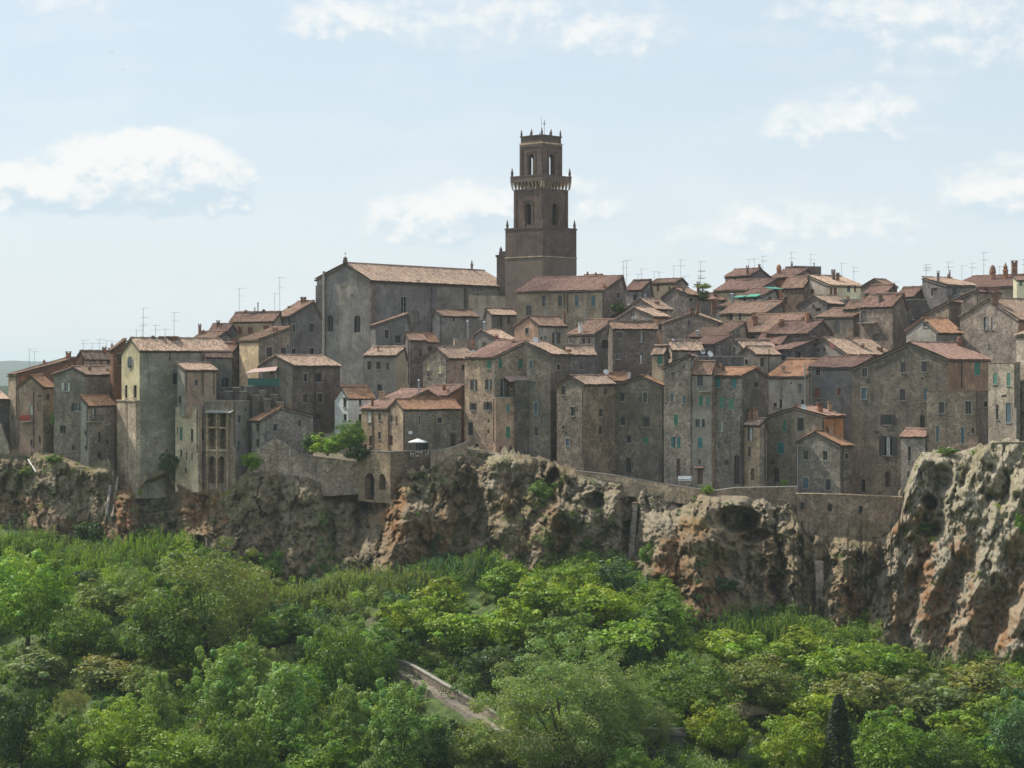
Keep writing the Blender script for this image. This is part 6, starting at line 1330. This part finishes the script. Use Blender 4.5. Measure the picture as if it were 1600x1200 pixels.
# shrubs of the slope and the cliff
SG = 'bushes on the slope below the cliff'
def Sb(px, py, rx, ry, colour, label, kind=None, **k): T(kind or 'shrub%d' % (NT % 3), px, py, rx, ry, colour, label, cat='bush', name='shrub', group=SG, **k)
Sb(640, 960, 44, 34, 'yellow', 'yellow green bush under the red lit crag of the arches'); Sb(690, 935, 40, 30, 'yellow', 'bright yellow green bush below the tall reeds in the centre')
Sb(720, 985, 46, 34, 'bright', 'rounded bright bush downhill of the central reeds'); Sb(600, 1000, 40, 30, 'mid', 'mid green bush between the upright tree and the centre slope')
Sb(790, 905, 36, 26, 'bright', 'bright bush at the foot of the lump of brown rock'); Sb(850, 930, 44, 34, 'yellow', 'yellow bush under the rounded rock pinnacle')
Sb(905, 905, 34, 30, 'yellow', 'tall yellow bush touching the cliff left of the leaning pillar'); Sb(960, 900, 34, 26, 'blue', 'blue green bush at the foot of the leaning pillar')
Sb(940, 940, 44, 32, 'yellow', 'flowering yellow bush downhill of the leaning pillar'); Sb(1030, 925, 34, 24, 'yellow', 'small yellow bush under the orange stained rock')
Sb(1040, 965, 44, 36, 'mid', 'green creeper bush climbing the left side of the big brown crag'); Sb(990, 1000, 54, 36, 'bright', 'bright bush in the middle of the right slope')
Sb(880, 990, 50, 38, 'mid', 'mid green bush above the great round tree'); Sb(800, 975, 46, 36, 'yellow', 'yellow green bush uphill of the road wall')
Sb(770, 1040, 48, 40, 'dark', 'dark green bush just uphill of the road wall'); Sb(1000, 1015, 22, 30, 'dark', 'black green upright bush in the middle of the right slope')
Sb(1030, 1005, 20, 28, 'dark', 'second black green upright bush beside the first'); Sb(1120, 1010, 44, 30, 'yellow', 'bright yellow bush below the big brown crag')
Sb(1180, 1020, 46, 30, 'bright', 'bright round bush below the right hand reeds'); Sb(1250, 1015, 44, 32, 'yellow', 'yellow bush beside the round bush under the reeds')
Sb(1300, 1040, 46, 34, 'bright', 'bright bush under the broad masonry pier'); Sb(1380, 1030, 40, 30, 'yellow', 'yellow green bush at the toe of the pale cliff')
Sb(1420, 1040, 30, 26, 'bright', 'very bright bush against the base of the pale cliff'); Sb(1340, 1085, 56, 40, 'olive', 'olive bush uphill of the cypress')
Sb(1450, 1085, 56, 38, 'grey', 'grey green low bush on the right slope'); Sb(1530, 1070, 56, 34, 'olive', 'olive bush on the slope near the right edge')
Sb(1560, 1110, 40, 30, 'bright', 'bright bush above the blue green tree'); Sb(1500, 1130, 44, 30, 'yellow', 'yellow green bush between the cypress and the right edge')
Sb(1210, 1090, 46, 30, 'mid', 'green bush on top of the grey rock hollow'); Sb(145, 830, 26, 18, 'dark', 'dark bush on the red rock below the drain channels')
Sb(430, 880, 22, 26, 'mid', 'bush growing up the shaded cliff foot beside the lying rock'); Sb(480, 865, 26, 16, 'yellow', 'yellow bush in the shade of the cliff below the old mottled wall')
Sb(515, 862, 20, 22, 'mid', 'upright green bush in the shade of the cliff'); Sb(420, 985, 30, 26, 'mid', 'bush beside the dark path hollow'); Sb(455, 975, 30, 24, 'mid', 'round bush right of the walker')
Sb(130, 905, 30, 18, 'dark', 'dark low bush on the left slope'); Sb(160, 930, 40, 26, 'olive', 'olive bush on the left slope above the dense mid green tree'); Sb(60, 1040, 46, 26, 'grey', 'grey leaved bush in the lower left'); Sb(170, 1050, 50, 30, 'rust', 'brownish dry bush in the lower left')
Sb(230, 1060, 40, 30, 'olive', 'olive brown bush beside the dry bush'); Sb(285, 880, 34, 30, 'yellow', 'yellow green bush at the cliff foot beside the left reeds')
Sb(632, 1104, 36, 20, 'olive', 'dry olive bush along the lower edge of the valley road'); Sb(684, 1134, 34, 20, 'grey', 'greyish bush along the valley road, below the dry olive bush'); Sb(728, 1154, 30, 18, 'olive', 'low olive bush where the valley road bends behind the great round tree')
Sb(572, 1085, 30, 22, 'mid', 'green bush hiding the upper end of the valley road'); Sb(775, 1165, 34, 26, 'rust', 'straw green bush on the lower side of the road beside the great round tree'); Sb(1150, 1150, 26, 24, 'mid', 'green bush between the little shed and the rock hollow'); Sb(1270, 1110, 46, 34, 'yellow', 'yellow green bush on the right shoulder of the rock hollow'); Sb(1290, 1190, 40, 24, 'bright', 'bright low bush around the foot of the cypress')
# plants on the terraces and on the rock
def Sc(px, py, rx, ry, colour, label, Y=None, kind='shrub1'):
    p = at(px, py+ry*.7, Y) if Y else on_cliff(px, py+ry*.6, -.3); T(kind, px, py, rx, ry, colour, label, cat='bush', name='shrub', hold=p, group='plants on the rock and terraces')
Sc(547, 682, 24, 23, 'mid', 'round green tree-like bush on the old mottled wall', 333, 'broad0'); Sc(512, 694, 26, 18, 'bright', 'lighter bush on the old mottled wall', 333); Sc(490, 690, 16, 18, 'dark', 'dark ivy bush at the shady end of the old mottled wall', 334)
Sc(560, 706, 20, 14, 'dark', 'dark low bush under the tree-like bush', 331.6); Sc(393, 720, 15, 15, 'bright', 'bright small tree clinging to the rock beside the loggia house', 333.5, 'broad2'); Sc(85, 716, 12, 7, 'mid', 'green tuft on the rock below the pinkish plaster house'); Sc(38, 735, 14, 8, 'olive', 'low olive tuft at the far left of the cliff')
Sc(263, 722, 14, 20, 'dark', 'dark ivy on the shady wall beside the pale block', 337.5); Sc(848, 765, 20, 17, 'mid', 'green bush in the notch behind the rounded rock pinnacle'); Sc(1014, 865, 14, 18, 'mid', 'green bush on the rock right of the leaning pillar'); Sc(1435, 822, 18, 9, 'mid', 'green bush on the ledge of the square cave')
Sc(1594, 818, 9, 20, 'mid', 'green bush on the pale rock at the right edge'); Sc(1130, 912, 20, 13, 'dark', 'dark bush halfway up the big brown crag'); Sc(1225, 754, 5, 6, 'bright', 'small bright bush beside the red hooded door', 312.5); Sc(1480, 704, 16, 6, 'mid', 'low green tuft at the foot of the rubble front', 303.6)
Sc(1100, 462, 8, 9, 'dark', 'dark green tree top among the skyline antennas', 383, 'broad0'); Sc(1098, 447, 12, 5, 'olive', 'sparse yellowish branches on the skyline', 382); Sc(965, 480, 10, 9, 'dark', 'dark hedge beside the long pink roofed house', 377); Sc(320, 860, 10, 10, 'mid', 'small bush in front of the lying rock'); Sc(82, 655, 3, 12, 'mid', 'green creeper hanging between two houses on the left', 343.2); Sc(1105, 764, 9, 8, 'bright', 'bright tuft growing at the street wall beside the bench', 313)

# thickets too dense to count: one mass of bushes over the whole slope
def thicket():
    rng = np.random.default_rng(5); n0 = 8200
    x = rng.uniform(-118, 118, n0); y = rng.uniform(205, 338, n0); yb = np.interp(x, _bx, BOT[:, 2])
    ok = (y < yb-.5) & (np.abs(x) < y*.27+6)
    for i in range(len(RL)-1):
        a, b, s = RL[i]; c = (a+b)/2; ok &= np.hypot(x-c.x, y-c.y) > 1.4
        ok &= ~((np.abs(x-c.x-.8) < 2.2) & (y < c.y) & (y > c.y-1.6))
    pc = on_ground(423, 1010); ok &= np.hypot((x-pc.x)/1.8, y-pc.y+1.5) > 3.0
    pr = on_ground(1190, 1150); ok &= ~((np.abs(x-pr.x) < 6) & (y < pr.y+2) & (y > pr.y-9))
    x, y = x[ok], y[ok]; z = ground_z(x, y)
    f = fbm(x/13, y/13, 1.5, 3, 71); keep = rng.random(len(x)) < np.clip((f-.30)*4.2, .22, 1); x, y, z, f = x[keep], y[keep], z[keep], f[keep]
    r = rng.uniform(.6, 1.7, len(x))*(.7+1.0*f); pal = np.array([GREEN[k] for k in ('yellow', 'bright', 'mid', 'dark', 'olive', 'grey', 'blue', 'rust')])
    g = fbm(x/9, y/9, 4.5, 3, 73)+rng.normal(0, .07, len(x)); q = np.searchsorted(np.quantile(g, [.20, .42, .60, .70, .80, .88, .95]), g); g2 = rng.random(len(x)); q = np.where(g2 < .25, rng.integers(0, 8, len(x)), q); q = np.where((q == 7) & (g2 > .12), 1, q)
    Vs, Qs, Cs = [], [], []; off = 0
    for i in range(len(x)):
        nc = 5+int(r[i]*4); per = int(34+26*r[i]); d = rng.normal(0, 1, (nc, 3)); d[:, 2] = np.abs(d[:, 2])*.8; C = np.array([x[i], y[i], z[i]+.15*r[i]])+d*np.array([.55, .55, .55])*r[i]; rr = rng.uniform(.35, .6, nc)*r[i]
        P, N = clump_points(rng, C, np.stack([rr, rr, rr*.8], 1), per, .4); V, Qd = cards(rng, P, N, .30 if q[i] != 5 else .24, .55)
        t = np.repeat(rng.uniform(.7, 1.3, nc), per)*rng.uniform(.75, 1.25, nc*per); c = pal[q[i]]*rng.uniform(.85, 1.15)
        Vs.append(V); Qs.append(Qd+off); off += len(V); Cs.append(np.repeat(np.concatenate([t[:, None]*c[None, :], np.ones((len(t), 1))], 1), 4, 0))
    o = npmesh('undergrowth', np.concatenate(Vs), np.concatenate(Qs), LEAF, col=np.concatenate(Cs)); tag(o, kind='stuff', label='dense thicket of mixed green bushes covering the slope below the cliff', cat='undergrowth')
thicket()
def reeds():
    rng = np.random.default_rng(9); Vs, Qs, Cs = [], [], []; off = 0
    for px, py, wx, wy, n, col in ((25, 862, 7.5, 3.5, 420, 'mid'), (190, 880, 10, 4.5, 800, 'bright'), (250, 868, 6, 3, 340, 'mid'), (530, 935, 9.5, 3.5, 760, 'olive'), (640, 925, 4, 3, 200, 'olive'), (700, 905, 8, 3.5, 650, 'blue'), (745, 900, 5, 2.5, 300, 'mid'), (1195, 1000, 9, 4, 760, 'mid'), (1130, 990, 4, 3, 200, 'blue'), (1460, 1060, 10, 3, 420, 'grey')):
        p = on_ground(px, py); x = p.x+rng.normal(0, .5, n)*wx; y = p.y+rng.normal(0, .5, n)*wy; z = ground_z(x, y); h = rng.uniform(1.3, 4.4, n)*(.45+.8*fbm(x/2.5, y/2.5, .7, 2, 33)); n_keep = rng.random(n) < .72
        g = np.where(rng.random((n, 1)) < .14, np.array(GREEN['rust'])[None, :], np.array(GREEN[col])[None, :]); x, y, z, h, g = x[n_keep], y[n_keep], z[n_keep], h[n_keep], g[n_keep]; n = len(x)
        for j in range(7):
            t = rng.uniform(.2, 1.0, n); a = rng.uniform(0, 6.2832, n); L = rng.uniform(.5, 1.1, n); b = np.stack([x+rng.normal(0, .05, n), y, z+h*t-.4], 1); lean = np.stack([np.cos(a), np.sin(a), 0*a], 1)
            m = b+lean*(L*.25)[:, None]+np.array([0, 0, 1.0])*(L*.75)[:, None]; e = b+lean*(L*.75)[:, None]+np.array([0, 0, 1.0])*(L*.95)[:, None]; s = np.stack([-np.sin(a), np.cos(a), 0*a], 1)*.06
            V = np.stack([b-s, b+s, m+s, m-s, m-s, m+s, e+s*.2, e-s*.2], 1).reshape(-1, 3); Q = np.arange(8*n).reshape(-1, 4)+off; off += 8*n; Vs.append(V); Qs.append(Q); c = g*rng.uniform(.6, 1.3, n)[:, None]; Cs.append(np.repeat(np.concatenate([c, np.ones((n, 1))], 1), 8, 0))
    o = npmesh('reeds', np.concatenate(Vs), np.concatenate(Qs), LEAF, col=np.concatenate(Cs)); tag(o, kind='stuff', label='tall green cane thickets standing in patches at the foot of the cliff', cat='reeds')
reeds()
# tufts and ivy in the cracks of the cliff
def creepers():
    rng = np.random.default_rng(25); Vs, Qs, Cs = [], [], []; off = 0
    for px, h, w, col in ((60, 30, 40, 'mid'), (140, 42, 40, 'dark'), (235, 40, 30, 'mid'), (290, 26, 30, 'yellow'), (420, 50, 26, 'mid'), (480, 44, 40, 'dark'), (520, 60, 26, 'mid'), (560, 34, 30, 'olive'), (690, 46, 44, 'dark'), (745, 50, 34, 'mid'), (800, 30, 26, 'olive'), (905, 44, 26, 'mid'), (960, 26, 26, 'dark'), (1050, 44, 24, 'mid'), (1090, 60, 16, 'mid'), (1160, 30, 40, 'olive'), (1250, 36, 30, 'mid'), (1360, 26, 20, 'yellow'), (1440, 30, 26, 'mid'), (1530, 26, 40, 'olive'), (1600, 34, 26, 'mid'), (262, 92, 14, 'dark'), (505, 120, 14, 'mid'), (850, 110, 14, 'mid'), (1020, 40, 14, 'mid')):
        by = float(bot_at(px)[0]); n = int(h*w*1.1)
        for k in range(max(4, int(h*w/110))):
            x = px+rng.normal(0, w*.45); y = by+8-abs(rng.normal(0, h*.62)); p = np.array(on_cliff(x, y, .2)); m = int(rng.uniform(40, 110)); r = rng.uniform(.5, 1.2)
            P = p+rng.normal(0, .5, (m, 3))*np.array([r, r*.5, r*.9]); V, Q = cards(rng, P, np.tile([-.2, -1.0, .5], (m, 1)), .26, .55, .6); c = np.array(GREEN[col])*rng.uniform(.75, 1.2); t = rng.uniform(.65, 1.3, m)[:, None]
            Vs.append(V); Qs.append(Q+off); off += len(V); Cs.append(np.repeat(np.concatenate([c[None, :]*t, np.ones((m, 1))], 1), 4, 0))
    o = npmesh('creepers', np.concatenate(Vs), np.concatenate(Qs), LEAF, col=np.concatenate(Cs)); tag(o, kind='stuff', label='creepers and scrub climbing the foot of the cliff in patches', cat='creepers')
creepers()
def tufts():
    rng = np.random.default_rng(15); Vs, Qs, Cs = [], [], []; off = 0
    for i in range(700):
        px = rng.uniform(-20, 1610); ty, _ = top_at(px); by, _ = bot_at(px); v = rng.random()**1.6; py = ty+4+(by-ty)*v
        if fbm(np.array([px/60]), np.array([py/40]), 3.3, 3, 5)[0] < .5: continue
        p = np.array(on_cliff(px, py, .05)); n = int(rng.uniform(14, 60)); r = rng.uniform(.25, .8); P = p+rng.normal(0, .5, (n, 3))*np.array([r, r*.5, r*.7]); V, Q = cards(rng, P, np.tile([0, -1.0, .4], (n, 1)), .22, .5, .6); c = np.array(GREEN[rng.choice(['mid', 'olive', 'yellow', 'dark'])])*rng.uniform(.8, 1.2)
        Vs.append(V); Qs.append(Q+off); off += len(V); Cs.append(np.repeat(np.concatenate([c[None, :]*rng.uniform(.7, 1.3, n)[:, None], np.ones((n, 1))], 1), 4, 0))
    o = npmesh('cliff_weeds', np.concatenate(Vs), np.concatenate(Qs), LEAF, col=np.concatenate(Cs)); tag(o, kind='stuff', label='small weeds and ivy growing in the cracks of the cliff', cat='weeds')
tufts()
# ------------------------------------------------------------------ the air
def haze():
    m = bpy.data.materials.new('air'); m.use_nodes = True; nt = m.node_tree; nt.nodes.clear(); o = nt.nodes.new('ShaderNodeOutputMaterial'); v = nt.nodes.new('ShaderNodeVolumePrincipled')
    v.inputs['Color'].default_value = (.80, .91, 1.0, 1); v.inputs['Density'].default_value = HAZE; v.inputs['Anisotropy'].default_value = .1; nt.links.new(v.outputs[0], o.inputs['Volume'])
    mb = MB(); mb.box((-13000, -800, -92), (26000, 0, 0), (0, 15000, 0), (0, 0, 92+62)); tag(mb.build('haze', m), kind='stuff', label='thin bluish summer haze lying over the valley and town', cat='haze')
HAZE = 0.000085
haze()
